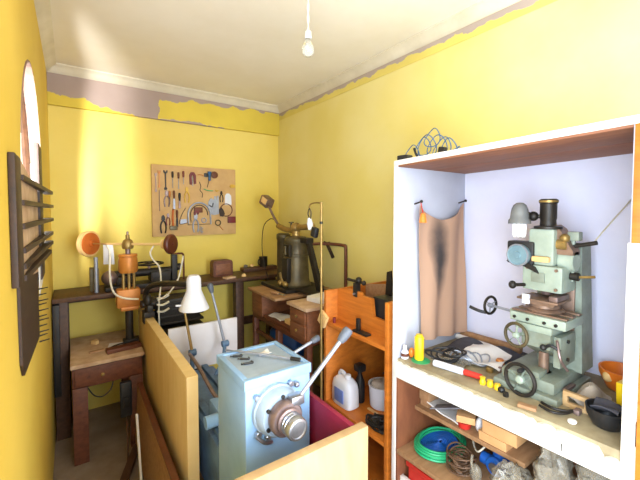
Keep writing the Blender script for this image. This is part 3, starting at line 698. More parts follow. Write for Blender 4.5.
# red edged plank beside it
t = thing('leaning_plank', (.33, 2.1, 0), 'tan plank with a reddish top edge standing on the floor along the yellow plywood panel', 'plank')
MB().prism([(.33, 1.40, .03), (.33, 2.72, .03), (.352, 2.72, .455), (.352, 1.40, .405)], (.03, 0, 0)).build('board', 'wood_tan', t)
MB().prism([(.352, 1.40, .405), (.352, 2.72, .455), (.352, 2.72, .47), (.352, 1.40, .42)], (.03, 0, 0)).build('edge_strip', 'wood_red', t)
o = MB(); o.obox((.30, 2.30, .225), (.012, .03, .44), (-.35, 0, 0), .002)
tag(o.build('pale_lath', 'paper'), 'pale lath leaning against the reddish edged plank', 'lath')

# ================================================================== PALE BLUE MACHINE
t = thing('blue_machine', (.645, 1.34, 0), 'pale blue steel machine with round spindle head and lever inside the plywood enclosure', 'machine')
bx0, bx1, by0, by1, bz = .503, .788, 1.19, 1.49, 1.05
o = MB(); o.box((bx0, by0, .05), (bx1, by1, bz - .035), .012); o.build('body', 'blue', t)
o = MB(); q = .003; o.box((bx0 - q, by0 - q, bz - .04), (bx1 + q, by0 + .02, bz), .004); o.box((bx0 - q, by1 - .02, bz - .04), (bx1 + q, by1 + q, bz), .004); o.box((bx0 - q, by0 + .02, bz - .04), (bx0 + .02, by1 - .02, bz), .004); o.box((bx1 - .02, by0 + .02, bz - .04), (bx1 + q, by1 - .02, bz), .004); o.build('top_rim', 'blue', t)
MB().box((bx0 + .02, by0 + .02, bz - .04), (bx1 - .02, by1 - .02, bz - .007)).build('top_tray', 'blue_top', t)
hx, hz = .624, .915
o = MB(); o.lathe([(.001, 0), (.096, 0), (.096, .018), (.090, .022), (.086, .05), (.078, .062), (.001, .062)], (hx, by0, hz), (0, -1, 0), 44); o.build('flange', 'blue_top', t)
for k in range(6):
    a = PI / 6 + k * PI / 3
    c = Vector((hx + .070 * math.cos(a), by0 - .058, hz + .070 * math.sin(a)))
    o = MB(); o.cyl(c, c + Vector((0, -.012, 0)), .0075, n=6); o.build('bolt', 'iron', t)
for a in (.9, 2.45, 3.9, 4.35, 5.4):
    c = Vector((hx + .104 * math.cos(a), by0, hz + .104 * math.sin(a)))
    o = MB(); o.cyl(c, c + Vector((0, -.022, 0)), .011, n=12, bev=.002); o.build('clamp_bolt', 'steel', t)
o = MB(); o.tube([(.535, by0 - .018, .845), (.565, by0 - .03, .815), (.60, by0 - .022, .80)], .007, 8); o.build('clamp_arm', 'steel', t)
o = MB(); o.lathe([(.001, .062), (.060, .062), (.064, .07), (.064, .096), (.058, .104), (.001, .104)], (hx, by0, hz), (0, -1, 0), 40); o.build('ring', 'steel_rust', t)
o = MB(); o.lathe([(.001, .104), (.046, .104), (.048, .108), (.048, .116), (.042, .12), (.001, .12)], (hx, by0, hz), (0, -1, 0), 36); o.build('collar', 'steel_rust', t)
o = MB(); o.lathe([(.001, .118), (.041, .118), (.041, .130), (.0385, .132), (.041, .134), (.041, .146), (.0385, .148), (.041, .150), (.041, .166), (.037, .173), (.030, .174), (.028, .170), (.001, .170)], (hx, by0, hz), (0, -1, 0), 36); o.build('knurled_hub', 'steel', t)
o = MB(); o.box((.640, by0 - .104, .955), (.695, by0 - .066, .990), .006); o.build('lever_boss', 'steel', t)
l0, l1 = Vector((.678, by0 - .088, .975)), Vector((.876, 1.06, 1.198))
dd = (l1 - l0).normalized()
lv = MB(); lv.cyl(l0, l1, .0085, n=14); lv = lv.build('lever', 'steel_soft', t)
o = MB(); o.lathe([(.001, -.050), (.014, -.048), (.019, -.03), (.021, .002), (.017, .012), (.001, .014)], l1, dd, 16); o.build('grip', 'grey_grip', lv)
o = MB(); o.lathe([(.001, 0), (.010, .001), (.012, .006), (.012, .016), (.008, .022), (.001, .023)], (.715, by0, .985), (0, -1, 0), 14); o.build('side_knob', 'steel', t)
# lever behind the body
l0, l1 = Vector((.885, 1.56, .915)), Vector((1.052, 1.55, .978))
lv = MB(); lv.tube([(.77, 1.56, .80), (.80, 1.56, .88), (.885, 1.56, .918), l1], .0085, 8, 4); lv = lv.build('lever', 'steel_soft', t)
o = MB(); o.lathe([(.001, -.02), (.013, -.018), (.017, 0), (.018, .022), (.012, .032), (.001, .034)], l1, l1 - l0, 16); o.build('grip', 'grey_grip', lv)
# bed behind the body
o = MB(); o.box((.52, 1.49, .30), (.785, 2.41, .60), .015); o.build('bed', 'blue_dark', t)
o = MB(); o.box((.54, 1.49, .60), (.58, 2.40, .625), .005); o.box((.70, 1.49, .60), (.74, 2.40, .625), .005); o.build('slide_rails', 'blue_dark', t)
o = MB(); o.box((.56, 1.52, .60), (.73, 1.80, .70), .015); o.cyl((.50, 1.66, .66), (.56, 1.66, .66), .03, n=18); o.build('carriage', 'blue', t)
for (bx, by, bzv), (tx, ty, tz), m, gm in (((.62, 2.32, .755), (.588, 2.36, 1.02), 'brass', 'lamp_white'), ((.83, 2.30, .775), (.752, 2.32, 1.135), 'ball_cream', 'grey_grip')):
    b0, b1 = Vector((bx, by, bzv)), Vector((tx, ty, tz)); dd = (b1 - b0).normalized()
    o = MB(); o.cyl((bx - .02, by, bzv), (bx + .025, by, bzv), .022, n=16, bev=.003); o.box((bx - .012, by - .012, .60), (bx + .012, by + .012, bzv), .003) if bx < .7 else o.tube([(bx, by, bzv), (bx - .03, by - .05, .70), (.73, by - .1, .62)], .012, 8)
    o.build('lever_bracket', 'blue_dark', t)
    o = MB(); o.cyl(b0, b1, .010, .008, n=12); lv = o.build('lever', 'brass' if m == 'brass' else 'steel_soft', t)
    o = MB(); o.lathe([(.001, -.01), (.011, -.008), (.018, .02), (.020, .04), (.014, .055), (.001, .058)], b1, dd, 14); o.build('grip', gm, lv)
o = MB(); o.tube([(.60, 2.30, .755), (.60, 2.12, .745), (.60, 1.86, .70), (.61, 1.70, .68)], .011, 8); o.build('link_rod', 'steel_rust', t)
# things lying on the machine
tz = bz - .0065
t = thing('steel_scale', (.65, 1.38, bz), 'long steel rod lying across the top of the pale blue machine', 'rod')
o = MB(); o.tube([(.545, 1.495, bz + .008), (.65, 1.375, bz + .006), (.745, 1.245, bz + .006)], .0055, 8, 2); o.build('rod', 'steel_soft', t)
o = MB(); o.cyl((.735, 1.258, bz + .0065), (.76, 1.224, bz + .0065), .008, n=10); o.build('tip', 'iron', t)
HK = 'keys on the blue machine'
for k, (x, y, a, l) in enumerate(((.563, 1.43, .5, 'black hex key on the pale blue machine, the farthest of three'), (.578, 1.385, .6, 'black hex key on the pale blue machine, the middle one of three'), (.572, 1.335, .2, 'black hex key on the pale blue machine, nearest of three to the front edge'))):
    c, s = math.cos(a), math.sin(a); o = MB()
    o.tube([(x - .022 * c, y + .022 * s, tz + .005), (x + .018 * c, y - .018 * s, tz + .005), (x + .022 * c + .004, y - .02 * s, tz + .005), (x + .022 * c + .012 * s, y - .018 * s + .012 * c, tz + .005)], .0045, 6, 3)
    tag(o.build('hex_key', 'black'), l, 'key', HK)
o = MB(); o.sheet(lambda u, v: (.648 + .06 * u, 1.37 + .035 * v + .01 * u, tz + .006 + .006 * math.sin(u * 5) * math.sin(v * 4)), 8, 6, .003); tag(o.build('paper_scrap', 'paper'), 'small crumpled white paper on the pale blue machine beside the rod', 'paper')

# ================================================================== WHITE DESK LAMP
t = thing('desk_lamp', (.445, 2.72, .90), 'white bell shaped lamp on a black curved arm clamped to the plywood panel', 'lamp')
o = MB(); o.box((.408, 2.76, .902), (.482, 2.86, .945), .008); o.box((.408, 2.77, .86), (.417, 2.85, .91), .002); o.box((.473, 2.77, .86), (.482, 2.85, .91), .002); o.cyl((.445, 2.80, .94), (.445, 2.80, .985), .026, n=16); o.box((.425, 2.72, .945), (.465, 2.80, 1.0), .01); o.ball((.435, 2.77, 1.03), (.030, .04, .05), 14); o.cyl((.40, 2.78, 1.0), (.48, 2.78, 1.0), .022, n=14); o.build('clamp', 'iron', t)
o = MB(); o.tube([(.445, 2.80, .97), (.425, 2.80, 1.06), (.445, 2.72, 1.135), (.50, 2.55, 1.18), (.56, 2.38, 1.20), (.60, 2.31, 1.205)], .019, 12); o.build('arm', 'iron', t)
sx_, sy_ = .628, 2.29
o = MB(); o.lathe([(.001, 1.262), (.030, 1.262), (.036, 1.255), (.044, 1.24), (.046, 1.165), (.058, 1.135), (.082, 1.075), (.092, 1.052), (.092, 1.046), (.087, 1.046), (.077, 1.072), (.05, 1.135), (.036, 1.17), (.001, 1.18)], (sx_, sy_, 0), n=36); sh = o.build('shade', 'lamp_white', t)
o = MB(); o.cyl((sx_ - .085, sy_ - .02, 1.085), (sx_ - .115, sy_ - .03, 1.09), .006, n=10); o.build('switch_knob', 'lamp_white', sh)

# ================================================================== WORK DESK WITH DRAWERS (right rear)
t = thing('work_desk', (1.58, 2.45, 0), 'brown wooden desk with side pedestals along the right wall in the far corner', 'desk')
MB().box((1.275, 2.42, .968), (1.865, 2.945, .988), .003).build('top_board', 'wood_tan', t)
MB().box((1.30, 2.70, .775), (1.84, 2.90, .968), .004).build('pedestal', 'wood_desk', t)
MB().box((1.31, 2.24, .775), (1.84, 2.70, .795), .003).build('shelf', 'wood_red', t)
p = MB().box((1.30, 2.00, .76), (1.84, 2.23, .985), .004).build('pedestal', 'wood_desk', t)
MB().box((1.28, 1.985, .985), (1.86, 2.25, 1.008), .003).build('top_board', 'wood_worn', t)
for z0, z1 in ((.785, .875), (.885, .975)):
    d = MB().box((1.288, 2.015, z0), (1.302, 2.215, z1), .003).build('drawer', 'wood_desk', t)
    MB().lathe([(.001, 0), (.008, .002), (.010, .012), (.001, .018)], (1.288, 2.115, (z0 + z1) / 2), (-1, 0, 0), 12).build('knob', 'brass', d)
MB().box((1.305, 2.0, .735), (1.835, 2.9, .772), .003).build('apron', 'wood_red', t)
for x, y in ((1.30, 2.0), (1.30, 2.42), (1.30, 2.85), (1.79, 2.0), (1.79, 2.85)):
    MB().box((x, y, 0), (x + .045, y + .045, .735), .003).build('leg', 'wood_red', t)
MB().box((1.31, 2.02, .60), (1.33, 2.88, .635), .003).build('stretcher', 'wood_red', t)
# things on and in the desk
o = MB(); o.sheet(lambda u, v: (1.33 + .12 * u, 2.44 + .2 * v, .797 + .010 + .008 * math.sin(6 * u + 2) * math.sin(5 * v)), 8, 8, .006); tag(o.build('paper_bundle', 'paper'), 'white papers lying in the open middle compartment of the corner desk', 'paper')
o = MB(); o.box((1.345, 2.27, .795), (1.40, 2.40, .83), .008); tag(o.build('sandpaper_pack', 'ball_cream'), 'cream pack beside the right pedestal in the middle compartment of the corner desk', 'pack')
o = MB(); o.box((1.36, 2.28, .83), (1.42, 2.33, .93), .01); tag(o.build('white_jar', 'pvc'), 'white jar standing on the cream pack in the corner desk', 'jar')
slab('paper_sheaf', 'paper', (1.42, 2.05, 1.008), (1.66, 2.20, 1.045), .2, 'thick white paper sheaf on the right pedestal of the corner desk', 'paper', .004)
t = thing('chisel', (1.32, 2.48, .988), 'wooden handled chisel lying on the front edge of the corner desk top', 'chisel')
o = MB(); o.lathe([(.001, 0), (.012, .004), (.015, .04), (.010, .09), (.001, .092)], (1.33, 2.60, 1.004), (.25, -1, 0), 12); o.build('handle', 'wood_tan', t)
o = MB(); o.cyl((1.352, 2.51, 1.004), (1.372, 2.44, 1.002), .006, n=8); o.build('blade', 'steel', t)

# dark machine on the desk
t = thing('rolling_mill', (1.6, 2.66, .988), 'dark olive iron machine with a tall round body standing on the corner desk', 'machine')
o = MB(); o.box((1.42, 2.50, .988), (1.80, 2.97, 1.02), .008); o.build('base_plate', 'iron', t)
o = MB(); o.lathe([(.001, 1.02), (.128, 1.02), (.132, 1.04), (.118, 1.06), (.112, 1.09), (.108, 1.28), (.112, 1.285), (.112, 1.30), (.104, 1.305), (.100, 1.40), (.103, 1.405), (.103, 1.425), (.086, 1.445), (.03, 1.455), (.001, 1.455)], (1.60, 2.64, 0), n=36); b = o.build('body', 'iron_green', t)
o = MB(); o.box((1.472, 2.575, 1.06), (1.515, 2.665, 1.27), .008); o.box((1.485, 2.565, 1.285), (1.515, 2.66, 1.385), .006); o.build('window_plate', 'iron', b)
o = MB(); o.cyl((1.478, 2.615, 1.30), (1.478, 2.615, 1.37), .010, n=10); o.build('sight_tube', 'iron_green', b)
o = MB(); o.lathe([(.001, 1.02), (.062, 1.02), (.060, 1.40), (.066, 1.41), (.066, 1.45), (.05, 1.462), (.001, 1.465)], (1.62, 2.90, 0), n=26); o.build('side_cylinder', 'iron_green', t)
o = MB(); o.prism([(1.60, 2.50, 1.44), (1.60, 2.455, 1.44), (1.60, 2.27, 1.04), (1.60, 2.27, 1.031), (1.60, 2.33, 1.031)], (.035, 0, 0)); o.box((1.58, 2.44, 1.40), (1.65, 2.56, 1.445), .006); o.build('side_brace', 'iron', t)
o = MB(); o.box((1.50, 2.20, .988 + .021), (1.70, 2.50, 1.03), .006) ; o.build('brace_foot', 'iron', t)
o = MB(); o.tube([(1.60, 2.96, 1.53), (1.60, 2.84, 1.505), (1.60, 2.70, 1.50), (1.60, 2.62, 1.525), (1.60, 2.44, 1.54), (1.60, 2.38, 1.55)], .026, 12); o.ball((1.60, 2.64, 1.525), (.045, .05, .045), 16); o.cyl((1.60, 2.64, 1.45), (1.60, 2.64, 1.53), .035, n=16); o.build('top_valve', 'brass', t)
o = MB(); o.cyl((1.60, 2.72, 1.51), (1.60, 2.72, 1.565), .010, n=10); o.lathe([(.001, 0), (.024, .002), (.024, .010), (.001, .012)], (1.60, 2.72, 1.562), n=14); o.build('valve_knob', 'iron_green', t)
o = MB(); o.tube([(1.49, 2.60, 1.03), (1.47, 2.66, 1.08), (1.46, 2.68, 1.14)], .012, 8); o.ball((1.47, 2.60, 1.05), .026, 12); o.ball((1.465, 2.68, 1.05), .024, 12); o.build('feed_knobs', 'brass', t)
# lamp with a square shade
t = thing('square_head_lamp', (1.60, 2.98, 1.46), 'small lamp with a square grey brown shade on a bent arm above the dark machine', 'lamp')
o = MB(); o.tube([(1.60, 2.95, 1.535), (1.60, 3.00, 1.57), (1.60, 3.08, 1.64), (1.60, 3.15, 1.715)], .012, 10); o.build('arm', 'steel_rust', t)
o = MB(); o.obox((1.60, 3.20, 1.765), (.09, .12, .095), (.5, 0, .25), .012); s = o.build('shade', 'steel_rust', t)
o = MB(); o.obox((1.555, 3.17, 1.772), (.012, .075, .055), (.5, 0, .25), .004); o.build('badge', 'ball_cream', s)
o = MB(); o.tube([(1.60, 3.02, 1.585), (1.58, 3.10, 1.59), (1.55, 3.18, 1.50), (1.53, 3.16, 1.25), (1.52, 3.0, .996)], .004, 6); tag(o.build('lamp_cable', 'iron'), 'thin dark cable hanging from the square shaded lamp to the corner desk', 'cable')
# thin pole with hook
t = thing('hook_pole', (1.265, 1.786, 0), 'thin brass pole with a hooked top standing at the left front corner of the bookcase', 'pole')
PX_, PY_ = 1.265, 1.786
o = MB(); o.cyl((PX_, PY_, 0), (PX_, PY_, 1.725), .0075, n=12); o.build('pole', 'brass', t)
o = MB(); o.lathe([(.001, 0), (.040, 0), (.040, .008), (.010, .02), (.001, .02)], (PX_, PY_, 0), n=20); o.build('foot', 'iron', t)
o = MB(); o.tube([(PX_, PY_, 1.718), (PX_, 1.84, 1.722), (PX_, 1.905, 1.714), (PX_, 1.922, 1.69)], .005, 8); o.build('hook_arm', 'brass', t)
o = MB(); o.cyl((PX_, PY_, 1.59), (PX_, PY_, 1.605), .011, n=10); o.build('collar', 'iron', t)
t = thing('hanging_torch', (1.265, 1.90, 1.48), 'white and black gas torch hanging from the hooked brass pole', 'torch')
o = MB(); o.tube([(1.265, 1.92, 1.69), (1.265, 1.935, 1.65), (1.265, 1.91, 1.62), (1.265, 1.90, 1.66), (1.265, 1.92, 1.69)], .0045, 7); o.build('loop', 'iron_green', t)
o = MB(); o.lathe([(.001, 0), (.016, .004), (.020, .045), (.012, .08), (.001, .085)], (1.265, 1.905, 1.545), (0, .2, 1), 14); o.build('body', 'pvc', t)
o = MB(); o.obox((1.265, 1.858, 1.535), (.035, .05, .065), (.3, 0, 0), .012); o.build('valve', 'black', t)
# brown pipe on the right wall
o = MB(); o.tube([(1.66, 2.55, 1.385), (1.80, 2.50, 1.385), (1.875, 2.42, 1.38), (1.876, 2.32, 1.378), (1.876, 2.296, 1.36), (1.876, 2.294, 1.2), (1.876, 2.294, 1.015)], .014, 10, 5); tag(o.build('wall_pipe', 'leather'), 'brown pipe bending down along the right wall right of the dark iron machine', 'pipe')
o = MB(); o.tube([(1.876, 2.56, 1.375), (1.876, 2.50, 1.30), (1.876, 2.47, 1.26)], .015, 8); o.tube([(1.876, 2.60, 1.385), (1.876, 2.53, 1.384)], .013, 8, 1); tag(o.build('wall_lever', 'wood_rack'), 'short dark lever on the right wall left of the brown pipe', 'lever')
# blue drum under the desk
t = thing('blue_drum', (1.56, 2.665, 0), 'blue plastic drum on the floor under the corner desk', 'drum')
MB().lathe([(.001, 0), (.17, 0), (.185, .02), (.19, .2), (.186, .215), (.19, .23), (.19, .40), (.186, .415), (.19, .43), (.185, .62), (.16, .66), (.001, .665)], (1.56, 2.665, 0), n=36).build('body', 'barrel_blue', t)
MB().lathe([(.001, .665), (.05, .665), (.05, .69), (.001, .69)], (1.53, 2.70, 0), n=18).build('cap', 'black', t)
# little stand with clutter between the desk and the bookcase
t = thing('low_stand', (1.52, 1.89, 0), 'dark wooden stand squeezed between the corner desk and the orange bookcase', 'stand')
MB().box((1.36, 1.845, .60), (1.70, 1.940, .625), .003).build('top', 'wood_dark', t)
for x in (1.37, 1.66):
    for y in (1.85, 1.91): MB().box((x, y, 0), (x + .028, y + .025, .60), .002).build('leg', 'wood_dark', t)
slab('black_box', 'black', (1.40, 1.855, .765), (1.60, 1.925, .90), 0, 'black box at the top of the clutter beside the brass pole', 'box', .004)
slab('pink_pack', 'pink', (1.372, 1.862, .905), (1.44, 1.93, .945), .1, 'small pink pack on the black box beside the brass pole', 'pack', .006)
slab('green_pack', 'green', (1.385, 1.855, .70), (1.58, 1.925, .764), 0, 'green pack under the black box beside the brass pole', 'pack', .006)
o = MB(); o.box((1.375, 1.85, .626), (1.60, 1.93, .70), .02); o.jitter(.004, 30); tag(o.build('white_bundle', 'bag_white'), 'white plastic bundle at the bottom of the clutter beside the brass pole', 'bundle')

# ================================================================== ORANGE BOOKCASE
t = thing('bookcase', (1.58, 1.54, 0), 'orange brown wooden bookcase against the right wall between desk and cabinet', 'bookcase')
MB().box((1.31, 1.795, 0), (1.868, 1.82, 1.165), .003).build('side_board', 'wood_orange', t)
MB().box((1.31, 1.258, 0), (1.868, 1.284, 1.20), .003).build('side_board', 'wood_orange', t)
MB().box((1.866, 1.258, 0), (1.884, 1.82, .96), .002).build('back_board', 'wood_desk', t)
MB().box((1.31, 1.284, .945), (1.866, 1.795, .968), .003).build('shelf', 'wood_orange', t)
MB().box((1.31, 1.284, .435), (1.866, 1.795, .458), .003).build('shelf', 'wood_orange', t)
MB().box((1.33, 1.284, .05), (1.866, 1.795, .07), .003).build('shelf', 'wood_orange', t)
o = MB(); o.prism([(1.40, y, z) for y, z in ((1.793, .969), (1.793, 1.165), (1.70, 1.185), (1.575, 1.185), (1.56, 1.168), (1.475, 1.165), (1.462, 1.065), (1.288, 1.058), (1.288, .969))], (.02, 0, 0)); tag(o.build('shaped_board', 'wood_orange'), 'orange shaped board with a stepped top edge standing on top of the bookcase', 'board')
o = MB(); o.prism([(1.64, 1.79, .969), (1.64, 1.79, 1.17), (1.64, 1.60, 1.20), (1.64, 1.50, 1.215), (1.64, 1.50, .969)], (.018, 0, 0)); tag(o.build('rear_board', 'wood_tan'), 'duller brown board standing behind the orange stepped board on the bookcase', 'board')
slab('black_box', 'black', (1.435, 1.375, .969), (1.53, 1.50, 1.17), 0, 'black box standing on the bookcase behind the low end of the stepped board', 'box', .004)
o = MB(); o.prism([(1.56, 1.515, 1.30), (1.56, 1.485, 1.31), (1.56, 1.455, .969), (1.56, 1.54, .969)], (.016, 0, 0)); tag(o.build('pointed_board', 'iron'), 'tall dark pointed slat standing beside the black box on the bookcase', 'slat')
t = thing('bar_clamp', (1.41, 1.62, 1.185), 'small dark clamp fixed on the top edge of the stepped orange board', 'clamp')
o = MB(); o.box((1.393, 1.60, 1.15), (1.427, 1.635, 1.235), .005); o.cyl((1.41, 1.56, 1.243), (1.41, 1.70, 1.243), .009, n=12); o.ball((1.41, 1.555, 1.243), .015, 10); o.ball((1.41, 1.60, 1.253), .02, 12); o.build('frame', 'iron', t)
o = MB(); o.cyl((1.38, 1.617, 1.17), (1.394, 1.617, 1.17), .006, n=8); o.build('screw', 'steel', t)
o = MB(); o.obox((1.294, 1.807, .985), (.02, .075, .085), (.5, 0, 0), .003); tag(o.build('pale_block', 'ball_cream'), 'pale wood block hooked on the front corner of the bookcase shelf', 'wood')
t = thing('hand_plane', (1.34, 1.50, .968), 'small dark tool standing on the front edge of the top bookcase shelf', 'tool')
o = MB(); o.box((1.325, 1.44, .968), (1.365, 1.56, .982), .004); o.build('sole', 'iron', t)
o = MB(); o.box((1.335, 1.515, .982), (1.355, 1.54, 1.05), .005); o.build('post', 'iron', t)
o = MB(); o.cyl((1.34, 1.75, .968), (1.34, 1.75, 1.0), .010, n=10); tag(o.build('red_pin', 'dark_red'), 'small red pin at the left end of the top bookcase shelf', 'pin')
# lower shelf of the bookcase
t = thing('white_jug', (1.385, 1.675, .458), 'white plastic jug with a blue label on the lower bookcase shelf', 'jug')
o = MB()
for z, s in ((.458, .92), (.47, 1), (.59, 1), (.635, .86), (.655, .6), (.66, .34)): pass
def rrect(cx, cy, hx_, hy_, z, n=28, p=4):
    return [Vector((cx + hx_ * abs(math.cos(a)) ** (2 / p) * (1 if math.cos(a) >= 0 else -1), cy + hy_ * abs(math.sin(a)) ** (2 / p) * (1 if math.sin(a) >= 0 else -1), z)) for a in [2 * PI * k / n for k in range(n)]]
def loft(mb, rings, cap=True):
    R_ = [[mb.bm.verts.new(v) for v in r] for r in rings]
    for A, B in zip(R_, R_[1:]):
        for k in range(len(A)): mb.bm.faces.new((A[k], A[(k + 1) % len(A)], B[(k + 1) % len(A)], B[k]))
    mb.bm.faces.new(R_[0][::-1])
    if cap: mb.bm.faces.new(R_[-1])
    return mb
loft(o, [rrect(1.385, 1.695, .052 * s, .094 * s, z) for z, s in ((.4585, .9), (.468, 1), (.57, .98), (.605, .88), (.628, .62), (.635, .34))]).build('body', 'pvc', t)
o = MB(); o.tube([(1.385, 1.755, .60), (1.385, 1.745, .648), (1.385, 1.71, .652), (1.385, 1.68, .63)], .011, 9); o.build('handle', 'pvc', t)
o = MB(); o.cyl((1.385, 1.668, .625), (1.385, 1.668, .655), .02, n=16, bev=.003); o.build('cap', 'pvc', t)
o = MB(); o.box((1.329, 1.65, .49), (1.3335, 1.735, .57), .001); o.build('label', 'pvc_blue', t)
t = thing('black_bottle', (1.50, 1.63, .458), 'black spray bottle between the white jug and the white tub', 'bottle')
o = MB(); o.lathe([(.001, 0), (.03, 0), (.032, .01), (.032, .13), (.014, .17), (.014, .195), (.001, .196)], (1.480, 1.665, .4585), n=18); o.build('body', 'black', t)
o = MB(); o.box((1.450, 1.635, .654), (1.510, 1.695, .70), .012); o.build('head', 'black', t)
t = thing('white_tub', (1.54, 1.50, .458), 'round white plastic tub filled with rags on the lower bookcase shelf', 'tub')
o = MB(); o.lathe([(.001, 0), (.072, 0), (.078, .006), (.086, .125), (.089, .127), (.089, .137), (.079, .137), (.070, .012), (.001, .012)], (1.565, 1.548, .4585), n=30); o.build('body', 'pvc', t)
o = MB(); o.ball((1.565, 1.548, .585), (.07, .07, .035), 16); o.jitter(.012, 26, 4); o.build('contents', 'rag', t)
o = MB(); o.sheet(lambda u, v: (1.68 + .12 * u, 1.44 + .22 * v, .47 + .17 * math.sin(1.2 + v * 1.2) * (1 - .4 * u) + .012 * math.sin(9 * v)), 10, 12, .006); tag(o.build('dark_rag', 'dark_cloth'), 'dark cloth bundle behind the white tub on the lower bookcase shelf', 'cloth')
o = MB(); o.box((1.455, 1.42, .4585), (1.472, 1.57, .466), .002); tag(o.build('wood_slip', 'ball_cream'), 'flat pale wood slip in front of the white tub', 'wood')
t = thing('chain_heap', (1.40, 1.40, .458), 'heap of dark chain on the lower bookcase shelf at its front right', 'chain')
o = MB(); rr = random.Random(3)
pts = []
for k in range(70): pts.append((1.40 + .075 * math.cos(k * .9) * (.3 + .7 * rr.random()), 1.40 + .095 * math.sin(k * 1.27) * (.3 + .7 * rr.random()), .466 + .034 * rr.random() * (1 - abs(math.cos(k * .9)) * .4)))
o.tube(pts, .006, 6, 3); o.build('links', 'iron', t)
o = MB(); o.obox((1.83, 1.56, .74), (.014, .40, .02), (-.28, 0, 0), .003); tag(o.build('wood_lath', 'wood_red'), 'thin lath leaning diagonally at the back of the bookcase', 'lath')
o = MB(); o.box((1.55, 1.36, .905), (1.62, 1.46, .944), .006); tag(o.build('pale_tool_case', 'ball_cream'), 'cream box hung under the top shelf of the bookcase', 'box')

# ================================================================== CABINET
CX0, CX1, CY0, CY1 = 1.312, 1.884, .318, 1.204
t = thing('wall_cabinet', (1.6, .77, 0), 'tall white cabinet with an open lined niche above a counter and open shelves below', 'cabinet')
cab = t
MB().box((CX0, CY1, 0), (CX1 + .006, CY1 + .022, 1.905), .002).build('side_panel', 'lav2', t)
MB().box((CX0 - .004, CY1 - .001, 0), (CX0 + .004, CY1 + .023, 1.905), .001).build('front_edge', 'white', t)
MB().box((CX0, CY1 - .012, .02), (CX1, CY1 - .0005, .84), .001).build('inner_board', 'wood_brown', t)
MB().box((CX0, CY0 - .03, 0), (CX1 + .006, CY0, 1.905), .002).build('side_panel', 'lav2', t)
MB().box((CX0 - .004, CY0 - .032, 0), (CX0 + .004, CY0 + .004, 1.555), .001).build('front_edge', 'white', t)
MB().box((CX0 - .004, CY0 - .032, 1.555), (CX0 + .004, CY0 - .004, 1.893), .001).build('front_edge', 'wood_orange', t)
MB().box((CX1 - .008, CY0, .93), (CX1, CY1, 1.885), .001).build('back_panel', 'lav', t)
MB().box((CX1 - .008, CY0, .02), (CX1, CY1 - .012, .90), .001).build('back_board', 'wood_brown', t)
MB().box((CX0, CY0, 1.885), (1.58, CY1, 1.905), .002).build('top_board', 'wood_under', t)
MB().box((1.586, CY0, 1.885), (CX1, CY1, 1.905), .002).build('top_board', 'wood_under', t)
MB().box((CX0 - .006, CY0 - .03, 1.893), (CX0 + .004, CY1 + .022, 1.917), .002).build('top_edge', 'white', t)
MB().box((CX0 + .004, CY0 - .03, 1.905), (CX1 + .006, CY1 + .022, 1.914), .001).build('top_cover', 'white', t)
o = MB()
o.box((CX0 + .006, CY0, .896), (CX1 - .008, CY1, .935), .003); o.build('counter', 'counter', t)
# fascia with a chipped upper edge
rr = random.Random(11); top = []
n = 60
for k in range(n + 1):
    y = CY1 - (CY1 - CY0) * k / n
    z = .924 - (.010 * rr.random() if rr.random() < .22 else .001 * rr.random()) - (.016 if k in (57, 58, 59, 60) else 0)
    top.append((CX0 - .010, y, z))
o = MB(); o.prism([(CX0 - .010, CY1, .846)] + top + [(CX0 - .010, CY0, .846)], (.016, 0, 0)); f = o.build('fascia', 'white', t)
o = MB(); o.box((CX0 - .0118, .470, .862), (CX0 - .0098, .473, .888), .0005); o.build('keyhole_slot', 'iron', f)
sh1 = MB().box((1.44, .645, .640), (CX1 - .008, CY1 - .012, .660), .002).build('shelf', 'wood_tan', t)
MB().box((CX0 - .006, CY0, .458), (CX1 - .008, CY1 - .012, .478), .002).build('shelf', 'wood_tan', t)
MB().box((1.60, .645, .478), (CX1 - .008, .660, .640), .002).build('divider', 'wood_brown', t)
MB().box((CX0 + .02, CY0, .03), (CX1 - .008, CY1 - .012, .05), .002).build('shelf', 'wood_tan', t)
# open door at the right end
t = thing('cabinet_door', (1.295, .06, 0), 'orange brown wooden door leaf at the right end of the white cabinet', 'door')
MB().box((1.282, -.16, .06), (1.308, .283, 1.945), .003).build('leaf', 'wood_orange', t)
for z in (.4, 1.0, 1.6):
    MB().cyl((1.300, .2855, z), (1.300, .2855, z + .07), .003, n=8).build('hinge', 'iron', t)
# ------------------------------------------------------------------ on top of the cabinet
t = thing('wire_coil', (1.45, 1.10, 1.914), 'tangle of blue wire with black plugs lying on top of the white cabinet', 'wire')
o = MB()
for cx, cy, cz, R, tl in ((1.45, 1.235, 1.962, .046, .2), (1.46, 1.15, 1.99, .055, -.2), (1.45, 1.11, 2.025, .045, .3), (1.46, 1.06, 1.97, .052, .5), (1.44, 1.01, 1.962, .042, -.3), (1.47, 1.18, 1.995, .045, .1), (1.46, 1.09, 1.98, .055, .0)):
    pts = [(cx + .03 * math.sin(a + tl) * tl + .012 * math.sin(2 * a), cy + R * math.cos(a), max(1.918, cz + R * math.sin(a))) for a in [2 * PI * k / 14 for k in range(14)]]
    o.tube(pts, .0026, 5, 3, closed=True)
o.tube([(1.44, 1.22, 1.918), (1.44, 1.14, 1.925), (1.45, 1.06, 1.93), (1.46, 1.0, 1.95), (1.45, .96, 1.96)], .0035, 5); o.build('wire_loops', 'wire_blue', t)
o = MB(); o.obox((1.44, 1.045, 1.945), (.03, .036, .05), (.2, 0, 0), .008); o.build('plug', 'black', t)
o = MB(); o.tube([(1.43, 1.205, 1.985), (1.43, 1.19, 1.95), (1.44, 1.17, 1.92)], .006, 7); o.build('lead_end', 'black', t)
